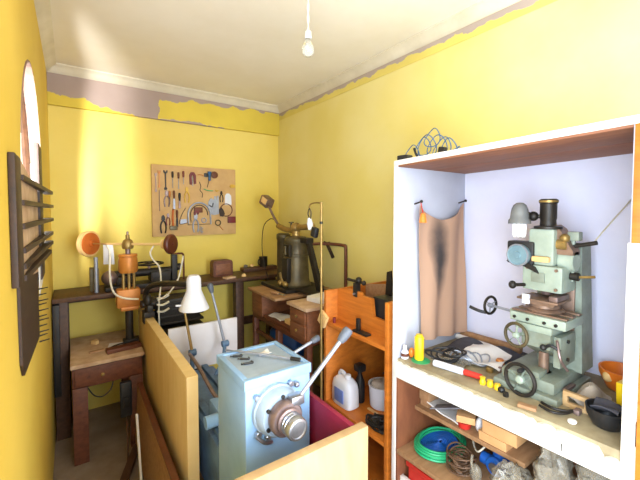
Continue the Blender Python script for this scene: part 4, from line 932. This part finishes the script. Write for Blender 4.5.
o = MB(); o.obox((1.345, 1.190, 1.9285), (.05, .062, .028), (0, 0, .1), .008); tag(o.build('black_adapter', 'black'), 'black adapter block at the left front corner of the cabinet top', 'adapter')

# ------------------------------------------------------------------ hanging cloth
CO = (1.435, 1.192, 1.70)
def cloth(u, v):
    x0 = 1.440 + .035 * v; x1 = 1.830 + .02 * v
    x = x0 + (x1 - x0) * u
    sag = .085 * (1 - v) * math.sin(PI * u) ** 1.0
    z = 1.700 - sag - (.70 + .03 * u) * v * (1 - .0 * u) + .015 * u * (1 - v)
    fold = .013 * math.sin(u * 15 + 2 * v) * (.35 + .65 * v) + .010 * math.sin(u * 7 + 5 * v) * (1 - v)
    return (x, 1.174 + fold, max(z, .975))
o = MB(); o.sheet(cloth, 40, 40, .003); tag(o.build('hanging_cloth', 'cloth', origin=CO), 'beige cloth with a big dark soot stain hanging on the left side of the niche', 'cloth')
for x, z, l in ((1.436, 1.705, 'left nail holding the stained cloth in the niche'), (1.815, 1.715, 'right nail holding the stained cloth in the niche')):
    o = MB(); o.cyl((x, 1.2035, z), (x, 1.160, z + .012), .004, n=8); o.ball((x, 1.160, z + .012), .008, 8); tag(o.build('nail', 'iron'), l, 'nail')
t = thing('orange_tassel', (1.436, 1.18, 1.62), 'small orange tassel hanging from the left nail over the stained cloth', 'tassel')
o = MB(); o.tube([(1.436, 1.165, 1.715), (1.434, 1.148, 1.66)], .003, 6, 1); o.build('string', 'red', t)
o = MB(); o.lathe([(.001, 0), (.012, -.004), (.020, -.05), (.001, -.052)], (1.434, 1.148, 1.662), n=12); o.build('tuft', 'orange', t)

# ------------------------------------------------------------------ counter: left end
CZ = .935
t = thing('small_bottle', (1.35, 1.185, CZ), 'tiny white capped bottle at the left end of the cabinet counter', 'bottle')
MB().lathe([(.001, 0), (.018, 0), (.019, .004), (.019, .03), (.011, .042), (.001, .043)], (1.35, 1.183, CZ), n=16).build('body', 'pvc', t)
MB().lathe([(.0192, .012), (.0196, .012), (.0196, .027), (.0192, .027)], (1.35, 1.183, CZ), n=16).build('label', 'leather', t)
MB().lathe([(.001, .043), (.010, .043), (.010, .064), (.001, .065)], (1.35, 1.183, CZ), n=14).build('cap', 'white', t)
t = thing('yellow_tube', (1.382, 1.125, CZ), 'yellow cylindrical can standing at the left of the cabinet counter', 'can')
MB().lathe([(.001, 0), (.022, 0), (.023, .003), (.023, .108), (.021, .112), (.001, .112)], (1.384, 1.122, CZ + .006), n=24).build('body', 'yellow', t)
MB().lathe([(.001, .112), (.016, .112), (.016, .122), (.001, .123)], (1.384, 1.122, CZ + .006), n=20).build('lid', 'yellow', t)
o = MB(); o.lathe([(.001, 0), (.045, 0), (.045, .003), (.001, .0055)], (1.384, 1.112, CZ), n=24); tag(o.build('green_mat', 'green'), 'small green disc under the yellow can', 'disc')
o = MB(); o.ball((1.38, 1.165, CZ + .0255), (.016, .014, .025), 12); tag(o.build('orange_ball', 'orange'), 'small orange ball beside the yellow can', 'ball')
t = thing('cable_tangle', (1.50, 1.05, CZ), 'tangle of black and clear cable right of the yellow can', 'cable')
rr = random.Random(5); o = MB()
for k in range(4):
    cx, cy, R = 1.45 + .02 * k, 1.05 - .012 * k, .05 + .006 * k
    o.tube([(cx + R * .8 * math.cos(a) + .02 * (k - 2) * math.sin(a), cy + R * math.sin(a), CZ + .028 + .02 * math.sin(a + k) + .004 * k) for a in [2 * PI * q / 12 for q in range(12)]], .0048, 6, 3, closed=True)
o.build('black_loops', 'black', t)
o = MB()
for k in range(4):
    cx, cy, R = 1.52 + .015 * k, .99 - .02 * k, .05 + .01 * (k % 2)
    o.tube([(cx + R * .8 * math.cos(a), cy + R * math.sin(a), CZ + .024 + .016 * math.sin(2 * a + k) + .003 * k) for a in [2 * PI * q / 12 for q in range(12)]], .004, 6, 3, closed=True)
o.build('grey_loops', 'steel_soft', t)
o = MB(); o.sheet(lambda u, v: (1.44 + .16 * u, .93 + .17 * v, CZ + .004 + .016 * abs(math.sin(7 * u + 4 * v)) * math.sin(PI * u)), 14, 14, .002); tag(o.build('clear_bag', 'bag'), 'crumpled clear bag under the cable tangle on the cabinet counter', 'bag')
o = MB(); o.sheet(lambda u, v: (1.62 + .25 * u, .80 + .36 * v, CZ + .004 + (.045 + .02 * math.sin(v * 9)) * math.sin(PI * min(1, u * 1.2)) * math.sin(PI * v) ** .7 + .006 * math.sin(12 * u + 9 * v)), 16, 20, .004); tag(o.build('charcoal_cloth', 'dark_cloth'), 'folded charcoal cloth at the back of the cabinet counter', 'cloth')
o = MB(); o.sheet(lambda u, v: (1.53 + .17 * u, .80 + .20 * v + .03 * u, CZ + .018 + .032 * u + .012 * math.sin(5 * u + 6 * v)), 12, 12, .003); tag(o.build('white_sheet', 'paper'), 'white plastic sheet lying over the front of the charcoal cloth', 'sheet')
o = MB(); o.cyl((1.85, .86, CZ + .022), (1.85, 1.19, CZ + .022), .020, n=16); tag(o.build('paper_roll', 'wood_tan'), 'tan paper roll lying in the back left corner of the niche behind the cloth', 'roll')
o = MB(); o.cyl((1.78, .97, CZ + .017), (1.80, 1.19, CZ + .017), .015, n=14); tag(o.build('paper_roll', 'paper'), 'white paper roll lying in front of the tan paper roll under the stained cloth', 'roll')
t = thing('glue_tube', (1.40, .93, CZ), 'white tube with a red end lying along the front of the counter', 'tube')
MB().cyl((1.385, 1.035, CZ + .016), (1.405, .895, CZ + .016), .0155, n=18, bev=.003).build('body', 'pvc', t)
MB().cyl((1.406, .892, CZ + .016), (1.418, .815, CZ + .016), .0135, .0125, n=16, bev=.003).build('red_end', 'red', t)
YG = 'yellow bits on the counter'
for k, (x, y, l) in enumerate(((1.395, .800, 'yellow plastic clip in front of the mill, the left one of the row'), (1.400, .770, 'yellow plastic clip in front of the mill, the middle one of the row'), (1.398, .738, 'yellow plastic clip in front of the mill, the right one of the row'))):
    o = MB(); o.lathe([(.001, 0), (.012, 0), (.014, .01), (.009, .022), (.012, .030 - .004 * k), (.001, .032 - .004 * k)], (x, y, CZ), n=14); tag(o.build('plastic_clip', 'yellow'), l, 'clip', YG)
o = MB(); o.ball((1.385, .715, CZ + .012), (.013, .014, .012), 10); tag(o.build('black_nut', 'black'), 'small black nut right of the yellow clips on the counter', 'nut')

# ================================================================== MILLING MACHINE
t = thing('milling_machine', (1.60, .645, CZ), 'pale green bench milling machine with handwheels standing on the cabinet counter', 'milling machine')
ML = 'mint'
o = MB(); o.box((1.43, .535, CZ), (1.76, .775, CZ + .030), .008); o.box((1.455, .555, CZ + .028), (1.75, .755, CZ + .075), .012); o.build('base', 'mint_dark', t)
o = MB(); o.prism([(1.655, .535, CZ + .07), (1.77, .535, CZ + .07), (1.765, .545, 1.30), (1.755, .55, 1.52), (1.66, .55, 1.52), (1.66, .545, 1.30)], (0, .165, 0)); o.build('column', 'mint_dark', t)
o = MB(); o.box((1.645, .565, 1.05), (1.658, .685, 1.45), .003); o.build('column_slide', 'copper', t)
o = MB(); o.prism([(1.475, .58, 1.185), (1.655, .58, 1.20), (1.655, .58, 1.055), (1.60, .58, 1.06), (1.475, .58, 1.125)], (0, .105, 0)); o.build('knee', 'mint_dark', t)
o = MB(); o.cyl((1.55, .632, CZ + .07), (1.55, .632, 1.09), .018, n=16); o.cyl((1.55, .632, CZ + .07), (1.55, .632, 1.01), .028, n=16); o.build('lifting_screw', 'copper', t)
o = MB(); o.box((1.50, .555, 1.055), (1.64, .58, 1.175), .005); o.build('side_plate', 'mint_dark', t)
o = MB(); o.tube([(1.47, .60, 1.13), (1.462, .575, 1.15), (1.47, .545, 1.135)], .006, 7); o.ball((1.463, .60, 1.135), .012, 10); o.build('lock_lever', 'black', t)
o = MB(); o.tube([(1.48, .56, 1.17), (1.46, .54, 1.11), (1.50, .53, 1.06)], .005, 7); o.build('oil_pipe', 'steel_rust', t)
for z in (1.08, 1.15): 
    o = MB(); o.cyl((1.56, .556, z), (1.56, .548, z), .007, n=8); o.build('screw', 'iron', t)
o = MB(); o.box((1.47, .575, 1.183), (1.65, .71, 1.210), .005); o.build('saddle', ML, t)
o = MB(); o.box((1.468, .528, 1.212), (1.632, .730, 1.248), .006); tb = o.build('table', ML, t)
o = MB(); o.box((1.480, .53, 1.249), (1.505, .728, 1.256), .002); o.box((1.595, .53, 1.249), (1.62, .728, 1.256), .002); o.box((1.535, .53, 1.249), (1.565, .728, 1.256), .002); o.build('table_strips', 'copper', tb)
# swivel vice on the table
o = MB(); o.lathe([(.001, 1.256), (.066, 1.256), (.068, 1.262), (.060, 1.270), (.052, 1.272), (.052, 1.284), (.001, 1.284)], (1.555, .635, 0), n=34); v = o.build('vice', 'copper', t)
o = MB(); o.prism([(1.50, .685, 1.284), (1.50, .585, 1.284), (1.50, .575, 1.298), (1.50, .70, 1.298)], (.105, 0, 0)); o.box((1.49, .565, 1.298), (1.62, .715, 1.306), .002); o.build('jaw_plate', 'copper', v)
o = MB(); o.box((1.50, .57, 1.306), (1.61, .60, 1.326), .003); o.build('jaw', 'steel_rust', v)
o = MB(); o.box((1.484, .665, 1.284), (1.497, .692, 1.322), .003); o.build('vice_tag', 'pvc', v)
for y in (.56, .60, .66, .71):
    o = MB(); o.cyl((1.470, y, 1.228), (1.462, y, 1.228), .006, n=10); o.build('screw', 'iron', tb)
def wheel(name, c, ax, R, m_rim, m_in, spokes, parent, r=.007, shaft=0, handle=True):
    a, b, d = frame(ax); c = V(c)
    o = MB(); o.torus(c, d, R, r, 36, 8); w_ = o.build(name, m_rim, parent)
    o = MB()
    for k in range(spokes):
        an = 2 * PI * k / spokes + .4
        o.tube([c, c + (a * math.cos(an) + b * math.sin(an)) * R], r * .62, 6)
    o.lathe([(.001, -.008), (R * .28, -.008), (R * .28, .006), (R * .18, .012), (.001, .013)], c, d, 20)
    if shaft: o.cyl(c, c - d * shaft, R * .15, n=12)
    o.build('wheel_hub', m_in, w_)
    if handle:
        an = 1.9; hc = c + (a * math.cos(an) + b * math.sin(an)) * R * .86
        o = MB(); o.lathe([(.001, 0), (.0035, 0), (.0035, .006), (.008, .010), (.0095, .025), (.007, .036), (.001, .038)], hc, d, 12); o.build('crank_handle', 'black', w_)
    return w_
wheel('handwheel', (1.415, .660, 1.000), (-1, .12, .0), .058, 'iron', 'mint', 4, t, .0075, .06)
o = MB(); o.cyl((1.43, .660, 1.000), (1.50, .65, 1.000), .012, n=12); o.box((1.46, .61, .995), (1.53, .68, 1.03), .006); o.build('wheel_bearing', 'mint_dark', t)
wheel('handwheel', (1.440, .690, 1.162), (-1, .12, .05), .045, 'iron_green', 'mint', 5, t, .0065, .05, False)
w_ = wheel('handwheel', (1.535, .850, 1.232), (.15, 1, .0), .038, 'iron', 'steel_soft', 3, t, .006, .105, False)
o = MB(); o.tube([(1.515, .855, 1.20), (1.50, .885, 1.205), (1.495, .925, 1.215)], .0075, 8); o.build('crank_handle', 'black', w_)
o = MB(); o.box((1.51, .728, 1.215), (1.57, .752, 1.246), .005); o.build('end_bracket', 'mint', t)
# head
o = MB(); o.box((1.525, .565, 1.335), (1.66, .712, 1.438), .010); o.build('lower_head', ML, t)
o = MB(); o.box((1.519, .625, 1.370), (1.526, .675, 1.41), .003); o.build('slot_window', 'mint_dark', t)
for y, z in ((.585, 1.35), (.69, 1.425), (.585, 1.425)):
    o = MB(); o.cyl((1.526, y, z), (1.518, y, z), .006, n=10); o.build('screw', 'copper', t)
o = MB(); o.cyl((1.525, .70, 1.352), (1.49, .725, 1.352), .007, n=10); o.ball((1.484, .73, 1.352), (.015, .015, .017), 12); o.build('knob', 'iron', t)
o = MB(); o.cyl((1.58, .638, 1.255 + .062), (1.58, .638, 1.336), .020, .026, n=18); o.build('spindle_nose', 'steel_rust', t)
o = MB(); o.box((1.535, .60, 1.437), (1.66, .695, 1.585), .012); o.build('upper_head', ML, t)
o = MB(); o.prism([(1.56, .612, 1.60), (1.56, .592, 1.585), (1.56, .545, 1.50), (1.56, .545, 1.485), (1.56, .612, 1.485)], (.07, 0, 0)); o.build('belt_cover', 'copper', t)
o = MB(); o.lathe([(.001, 1.584), (.050, 1.584), (.050, 1.594), (.029, 1.597), (.028, 1.62), (.030, 1.625), (.030, 1.685), (.033, 1.688), (.033, 1.70), (.026, 1.704), (.001, 1.704)], (1.57, .637, 0), n=30); mo = o.build('motor', 'iron', t)
o = MB(); o.lathe([(.0305, 1.69), (.0345, 1.69), (.0345, 1.698), (.0305, 1.698)], (1.57, .637, 0), n=30); o.build('motor_band', 'brass', mo)
o = MB(); o.ball((1.55, .685, 1.634), (.018, .020, .020), 14); o.cyl((1.56, .66, 1.634), (1.55, .685, 1.634), .008, n=10); o.build('tension_knob', 'iron', t)
# quill dial and its black housing
o = MB(); o.box((1.522, .670, 1.435), (1.58, .775, 1.530), .008); o.build('dial_housing', 'black', t)
o = MB(); o.lathe([(.001, -.02), (.043, -.02), (.045, -.014), (.045, .002), (.040, .006), (.038, .003), (.016, .004), (.014, .010), (.001, .011)], (1.505, .722, 1.474), (-1, .1, 0), 36); d = o.build('quill_dial', 'dial', t)
o = MB(); o.torus((1.502, .722, 1.474), (-1, .1, 0), .043, .004, 36, 6); o.build('dial_rim', 'steel_soft', d)
o = MB(); o.prism([(1.515, .775, 1.445), (1.515, .70, 1.428), (1.515, .645, 1.405), (1.515, .66, 1.43), (1.515, .70, 1.45)], (.03, 0, 0)); o.build('feed_lever', 'iron', t)
o = MB(); o.box((1.515, .61, 1.452), (1.54, .675, 1.475), .008); o.build('name_block', 'ball_cream', t)
# gear side
o = MB(); o.cyl((1.60, .60, 1.46), (1.60, .545, 1.46), .042, n=26, bev=.004); o.build('gear_housing', ML, t)
o = MB(); o.cyl((1.57, .61, 1.525), (1.57, .565, 1.525), .022, n=18, bev=.003); o.ball((1.565, .575, 1.55), .018, 12); o.build('brass_knob', 'brass', t)
o = MB(); o.tube([(1.60, .60, 1.512), (1.60, .55, 1.520), (1.60, .482, 1.537)], .0085, 10, 3); o.build('clamp_bar', 'iron', t)
o = MB(); o.cyl((1.60, .558, 1.548), (1.60, .558, 1.38), .0075, n=12); o.box((1.585, .535, 1.54), (1.625, .575, 1.575), .005); o.build('depth_stop', 'mint_dark', t)
o = MB(); o.tube([(1.60, .565, 1.395), (1.60, .52, 1.402), (1.60, .485, 1.408)], .005, 8, 2); o.build('side_rod', 'brass', t)
o = MB(); o.cyl((1.60, .566, 1.40), (1.60, .535, 1.40), .016, n=14, bev=.002); o.build('side_collar', 'iron', t)
# lamp on the machine
o = MB(); o.tube([(1.55, .685, 1.634), (1.53, .70, 1.65), (1.51, .712, 1.655)], .006, 8); o.build('lamp_arm', 'iron', t)
o = MB(); o.lathe([(.001, 1.690), (.012, 1.689), (.023, 1.680), (.030, 1.664), (.033, 1.645), (.035, 1.625), (.041, 1.618), (.042, 1.604), (.037, 1.604), (.032, 1.640), (.001, 1.65)], (1.50, .715, 0), n=30); l = o.build('lamp_shade', 'shade_grey', t)
o = MB()
for dy in (-.016, 0, .016): o.tube([(1.492, .715 + dy, 1.63), (1.492, .715 + dy, 1.562), (1.508, .715 + dy, 1.562), (1.508, .715 + dy, 1.63)], .0072, 8, 3)
o.build('lamp_tubes', 'cfl', l)
o = MB(); o.tube([(1.60, .488, 1.54), (1.70, .475, 1.60), (1.80, .46, 1.66), (1.873, .452, 1.70)], .003, 6); tag(o.build('mill_cable', 'cord_white'), 'thin cable running from the milling machine up to the back of the niche', 'cable')

# ------------------------------------------------------------------ counter: right end
o = MB()
cxf, cyf = 1.66, .46
t = thing('wooden_frame_box', (1.48, .495, CZ), 'small pale wooden frame with an oblong slot right of the milling machine', 'box')
MB().box((1.488, .452, CZ), (1.505, .532, CZ + .006), .001).build('bottom', 'wood_tan', t)
o = MB(); o.box((1.470, .450, CZ), (1.488, .534, CZ + .016), .003); o.box((1.470, .450, CZ + .040), (1.488, .534, CZ + .056), .003); o.box((1.470, .518, CZ + .014), (1.488, .534, CZ + .042), .002); o.box((1.470, .450, CZ + .014), (1.488, .466, CZ + .042), .002); o.build('frame', 'ply', t)
t = thing('black_bowl', (1.44, .392, CZ), 'black bowl near the right end of the cabinet counter', 'bowl')
MB().lathe([(.001, 0), (.034, 0), (.040, .004), (.056, .035), (.060, .062), (.056, .062), (.050, .034), (.036, .010), (.001, .009)], (1.44, .392, CZ), n=34).build('body', 'black', t)
o = MB(); o.sheet(lambda u, v: (1.405 + .07 * u, .355 + .075 * v, CZ + .064 + .012 * math.sin(6 * u + 3 * v)), 10, 10, .003); o.build('rag_inside', 'dark_cloth', t)
o = MB(); o.prism([(1.535, .322, CZ + .002), (1.585, .322, CZ + .002), (1.60, .322, CZ + .115), (1.52, .322, CZ + .125)], (0, .070, 0)); tag(o.build('yellow_holder', 'yellow'), 'yellow plastic holder against the right side of the niche', 'holder')
t = thing('orange_bowl', (1.80, .41, CZ), 'orange plastic bowl in the back right corner of the niche', 'bowl')
MB().lathe([(.001, 0), (.042, 0), (.050, .006), (.076, .06), (.078, .085), (.072, .085), (.066, .058), (.04, .010), (.001, .009)], (1.785, .440, CZ), n=34).build('body', 'orange', t)
MB().ball((1.72, .47, CZ + .06), (.012, .018, .02), 12).build('pale_spot', 'ball_cream', t)
o = MB(); o.sheet(lambda u, v: (1.515 + .13 * u, .435 + .09 * v, CZ + .06 * math.sin(PI * u) * math.sin(PI * v) + .010 + .010 * math.sin(13 * u + 8 * v)), 18, 16, .004); tag(o.build('oily_rag', 'rag'), 'crumpled grey white rag between the wooden frame and the black bowl', 'rag')
t = thing('long_pliers', (1.41, .52, CZ), 'dark pliers lying in front of the pale wooden frame on the counter', 'pliers')
o = MB(); o.tube([(1.385, .575, CZ + .008), (1.37, .53, CZ + .010), (1.395, .50, CZ + .010), (1.43, .485, CZ + .014)], .005, 8); o.tube([(1.412, .58, CZ + .008), (1.395, .54, CZ + .012), (1.41, .505, CZ + .012), (1.435, .48, CZ + .016)], .005, 8); o.build('handles', 'iron', t)
o = MB(); o.box((1.425, .465, CZ + .004), (1.455, .485, CZ + .022), .005); o.build('jaws', 'steel_rust', t)
o = MB(); o.box((1.52, .532 + .004, CZ + .031), (1.60, .552, CZ + .043), .003, 0); tag(o.build('steel_block', 'steel_rust'), 'flat browned steel bar lying beside the base of the milling machine', 'bar')
o = MB(); o.ball((1.365, .465, CZ + .008), (.016, .014, .008), 12); tag(o.build('chalk_piece', 'white'), 'small white chalk lump in front of the black bowl', 'chalk')
o = MB(); o.sheet(lambda u, v: (1.56 + .10 * u, .74 + .08 * v, CZ + .012 + .035 * math.sin(PI * u) * math.sin(PI * v)), 8, 8, .005); tag(o.build('tan_wrap', 'cardboard'), 'tan crumpled wrapper left of the milling machine base', 'wrapper')

# small clutter round the mill
CL = (('oil_tin', 'bronze', (1.60, .835), (.035, .035, .045), 'small bronze coloured tin on the counter behind the yellow clips'),
      ('brass_bush', 'brass', (1.53, .845), (.030, .03, .022), 'short brass bush in front of the bronze coloured tin'),
      ('rusty_block', 'steel_rust', (1.56, .795), (.03, .045, .03), 'rusty square block left of the milling machine base'),
      ('wood_wedge', 'wood_tan', (1.345, .60), (.025, .06, .012), 'flat wood wedge in front of the milling machine base on the counter edge'),
      ('iron_nut', 'iron', (1.37, .69), (.022, .022, .016), 'iron nut on the counter edge in front of the lower handwheel'),
      ('paper_label', 'paper', (1.66, .83), (.05, .07, .004), 'small white paper slip at the back left of the milling machine'))
for nm, m_, (x, y), (a, b, c), l in CL:
    o = MB()
    if nm in ('oil_tin', 'brass_bush', 'iron_nut'): o.lathe([(.001, 0), (a * .5, 0), (a * .52, c * .1), (a * .52, c * .85), (a * .4, c), (.001, c)], (x, y, CZ), n=6 if nm == 'iron_nut' else 18)
    else: o.box((x - a / 2, y - b / 2, CZ), (x + a / 2, y + b / 2, CZ + c), min(c * .2, .003), .3)
    tag(o.build(nm, m_), l, nm.split('_')[1])

# ------------------------------------------------------------------ upper open shelf
SZ = .660
o = MB(); o.sheet(lambda u, v: (1.46 + .20 * u, .93 + .20 * v + .05 * u, SZ + .005 + .03 * v * (1 - u) + .004 * math.sin(8 * v)), 10, 10, .006); tag(o.build('magazine_stack', 'paper'), 'white papers at the left of the upper shelf under the counter', 'paper')
o = MB(); o.obox((1.50, .97, SZ + .070), (.05, .30, .006), (-.35, 0, .2), .001); tag(o.build('card_strip', 'steel_soft'), 'grey card strip slanting over the white papers on the upper shelf', 'card')
o = MB(); o.box((1.46, 1.12, SZ + .036), (1.56, 1.18, SZ + .085), .004); o.box((1.47, 1.13, SZ), (1.55, 1.18, SZ + .036), .002); tag(o.build('wood_block', 'wood_tan'), 'tan block against the left end of the upper shelf', 'wood')
slab('small_carton', 'cardboard', (1.45, .885, SZ + .030), (1.51, .965, SZ + .062), .5, 'small cardboard carton on the orange pot on the upper shelf', 'box', .003)
o = MB(); o.lathe([(.001, 0), (.026, 0), (.032, .028), (.001, .029)], (1.475, .93, SZ), n=18); tag(o.build('orange_pot', 'red'), 'orange red pot between the white papers and the cardboard boxes', 'pot')
o = MB(); o.ball((1.49, .862, SZ + .042), (.03, .016, .034), 14); o.jitter(.006, 30, 2); tag(o.build('white_wad', 'bag_white'), 'crumpled white plastic left of the cardboard boxes on the upper shelf', 'bag')
t = thing('cardboard_box', (1.49, .78, SZ), 'long cardboard box at the bottom of the pair on the upper shelf', 'box')
MB().box((1.445, .722, SZ), (1.54, .842, SZ + .036), .003).build('body', 'cardboard', t)
MB().box((1.443, .721, SZ + .035), (1.542, .843, SZ + .039), .001).build('lid', 'cardboard', t)
t = thing('cardboard_box', (1.49, .76, SZ + .039), 'long cardboard box lying on top of the other one on the upper shelf', 'box')
MB().box((1.445, .680, SZ + .0395), (1.55, .826, SZ + .090), .003).build('body', 'cardboard', t)
MB().box((1.443, .679, SZ + .089), (1.552, .827, SZ + .094), .001).build('lid', 'cardboard', t)
# ------------------------------------------------------------------ lower shelf
LZ = .478
t = thing('hose_coil', (1.50, 1.08, LZ), 'coil of green hose with blue hose inside on the lower shelf under the counter', 'hose')
hc = (1.495, 1.075)
o = MB(); pts = []
for k in range(6 * 18):
    a = 2 * PI * k / 18; q = k // 18
    pts.append((hc[0] + (.140 - .010 * (q % 3)) * math.cos(a + .5) , hc[1] + (.108 - .008 * (q % 3)) * math.sin(a + .5), LZ + .008 + .0055 * (k / 18) + .003 * math.sin(a * 3)))
o.tube(pts, .0058, 8, 2); o.build('green_hose', 'hose_green', t)
o = MB(); pts = []
for k in range(10 * 16):
    a = 2 * PI * k / 16; R = .110 - .0098 * k / 16
    pts.append((hc[0] + R * math.cos(a), hc[1] + R * .78 * math.sin(a), LZ + .016 + .006 * math.sin(a * 2 + 1) + .0008 * k / 16))
o.tube(pts, .0052, 8, 2); o.build('blue_hose', 'hose_blue', t)
o = MB()
for k in range(14):
    R = .045 + .014 * math.sin(k * 2.1)
    o.tube([(1.43 + R * math.cos(a + k) + .004 * math.sin(3 * a + k), .915 + R * 1.1 * math.sin(a + k), LZ + .012 + .0055 * k + .008 * math.sin(a * 2 + k)) for a in [2 * PI * q / 12 for q in range(12)]], .0035, 5, 2, closed=True)
tag(o.build('wire_bundle', 'wire_brown'), 'bundle of brown wire in front of the green and blue hose coil', 'wire')
t = thing('blue_valve', (1.53, .83, LZ), 'blue pipe valve with a round face right of the brown wire bundle', 'valve')
o = MB(); o.cyl((1.50, .80, LZ + .05), (1.60, .80, LZ + .05), .042, n=22, bev=.005); o.cyl((1.55, .80, LZ), (1.55, .80, LZ + .12), .030, n=18); o.cyl((1.53, .75, LZ + .05), (1.53, .87, LZ + .05), .026, n=18); o.build('body', 'hose_blue', t)
o = MB(); o.cyl((1.493, .80, LZ + .05), (1.50, .80, LZ + .05), .022, n=16); o.build('bolt_face', 'steel', t)
o = MB(); o.tube([(1.42, .855, LZ + .11), (1.40, .845, LZ + .08), (1.42, .835, LZ + .02)], .006, 7); o.ball((1.42, .838, LZ + .04), (.02, .028, .04), 12); tag(o.build('clear_bottle', 'bag'), 'small clear bottle between the brown wire and the blue valve', 'bottle')
o = MB(); o.tube([(1.56, .94, LZ + .10), (1.51, .90, LZ + .09), (1.48, .86, LZ + .10), (1.53, .84, LZ + .14), (1.56, .89, LZ + .10)], .004, 7); tag(o.build('pale_lead', 'cord_white'), 'pale green lead looping above the brown wire bundle', 'cord')
def crumple(name, m, c, r, label, seed, amp=.028, cat='bag'):
    o = MB(); o.ball(c, r, 44); o.jitter(amp, 16, seed); o.jitter(amp * .75, 38, seed + 3); o.jitter(amp * .4, 80, seed + 5)
    zmin = min(v.co.z for v in o.bm.verts); dz = c[2] - r[2] - zmin
    for v in o.bm.verts: v.co.z += dz
    return tag(o.build(name, m, smooth=50), label, cat)
crumple('plastic_bag', 'bag', (1.40, .670, LZ + .080), (.075, .065, .080), 'rounded clear plastic bag in front of the blue valve on the lower shelf', 1)
crumple('plastic_bag', 'bag', (1.45, .550, LZ + .175), (.085, .052, .165), 'tall clear plastic bag standing right of the upper shelf end', 2)
crumple('plastic_bag', 'bag', (1.44, .405, LZ + .180), (.085, .056, .175), 'clear plastic bag at the far right under the counter', 5)
slab('carton_flap', 'wood_tan', (1.31, .33, LZ), (1.33, .56, LZ + .03), 0, 'tan board lying along the front of the lower shelf below the plastic bags', 'board', .003)
# ------------------------------------------------------------------ bottom of the cabinet
t = thing('red_crate', (1.45, 1.06, .05), 'red plastic crate on the bottom of the cabinet below the hose coil', 'crate')
o = MB(); o.box((1.365, .86, .05), (1.38, 1.165, .40), .004); o.box((1.62, .86, .05), (1.635, 1.165, .40), .004); o.box((1.38, .86, .05), (1.62, .875, .40), .004); o.box((1.38, 1.15, .05), (1.62, 1.165, .40), .004); o.box((1.365, .86, .05), (1.635, 1.165, .065), .003); o.build('body', 'red', t)
o = MB(); o.box((1.357, .85, .385), (1.383, 1.175, .41), .004); o.build('rim', 'red', t)
slab('white_carton', 'white', (1.335, 1.10, .05), (1.357, 1.20, .33), 0, 'flat white carton at the left end of the cabinet bottom beside the red crate', 'box', .003)
# a little rubbish on the floor in front of the bookcase
o = MB(); o.sheet(lambda u, v: (1.10 + .17 * u, 1.10 + .25 * v, .006 + .008 * abs(math.sin(5 * u + 4 * v))), 8, 8, .003); tag(o.build('floor_paper', 'cardboard'), 'flat piece of cardboard on the floor in front of the bookcase', 'cardboard')

# the cabinet stands out of level: its right end is a little higher, and what stands on it follows
SLP = .023 / .886
def lift(y): return SLP * (1.204 - y)
for ch in cab.children:
    for v in ch.data.vertices:
        z = v.co.z
        if z > .1: v.co.z += lift(v.co.y + cab.location.y)
for g in [g for ch in cab.children for g in ch.children]:
    for v in g.data.vertices: v.co.z += lift(v.co.y + cab.location.y)
LONG = ('glue_tube', 'paper_roll', 'charcoal_cloth', 'white_sheet', 'clear_bag', 'hose_coil', 'cardboard_box', 'carton_flap', 'card_strip')
for o in list(COL.objects):
    if o.parent or o.type not in ('MESH', 'EMPTY') or o.name.split('.')[0] in ('wall_cabinet', 'cabinet_door', 'red_crate', 'white_carton') or o.get('kind'): continue
    if o.location.x > 1.29 and o.location.y < 1.25 and o.location.z > .3:
        o.location.z += lift(o.location.y)
        if o.name.split('.')[0] in LONG: o.rotation_euler = (-math.atan(SLP), 0, 0)

for o in list(bpy.data.objects):
    if '_o' in o.keys(): del o['_o']
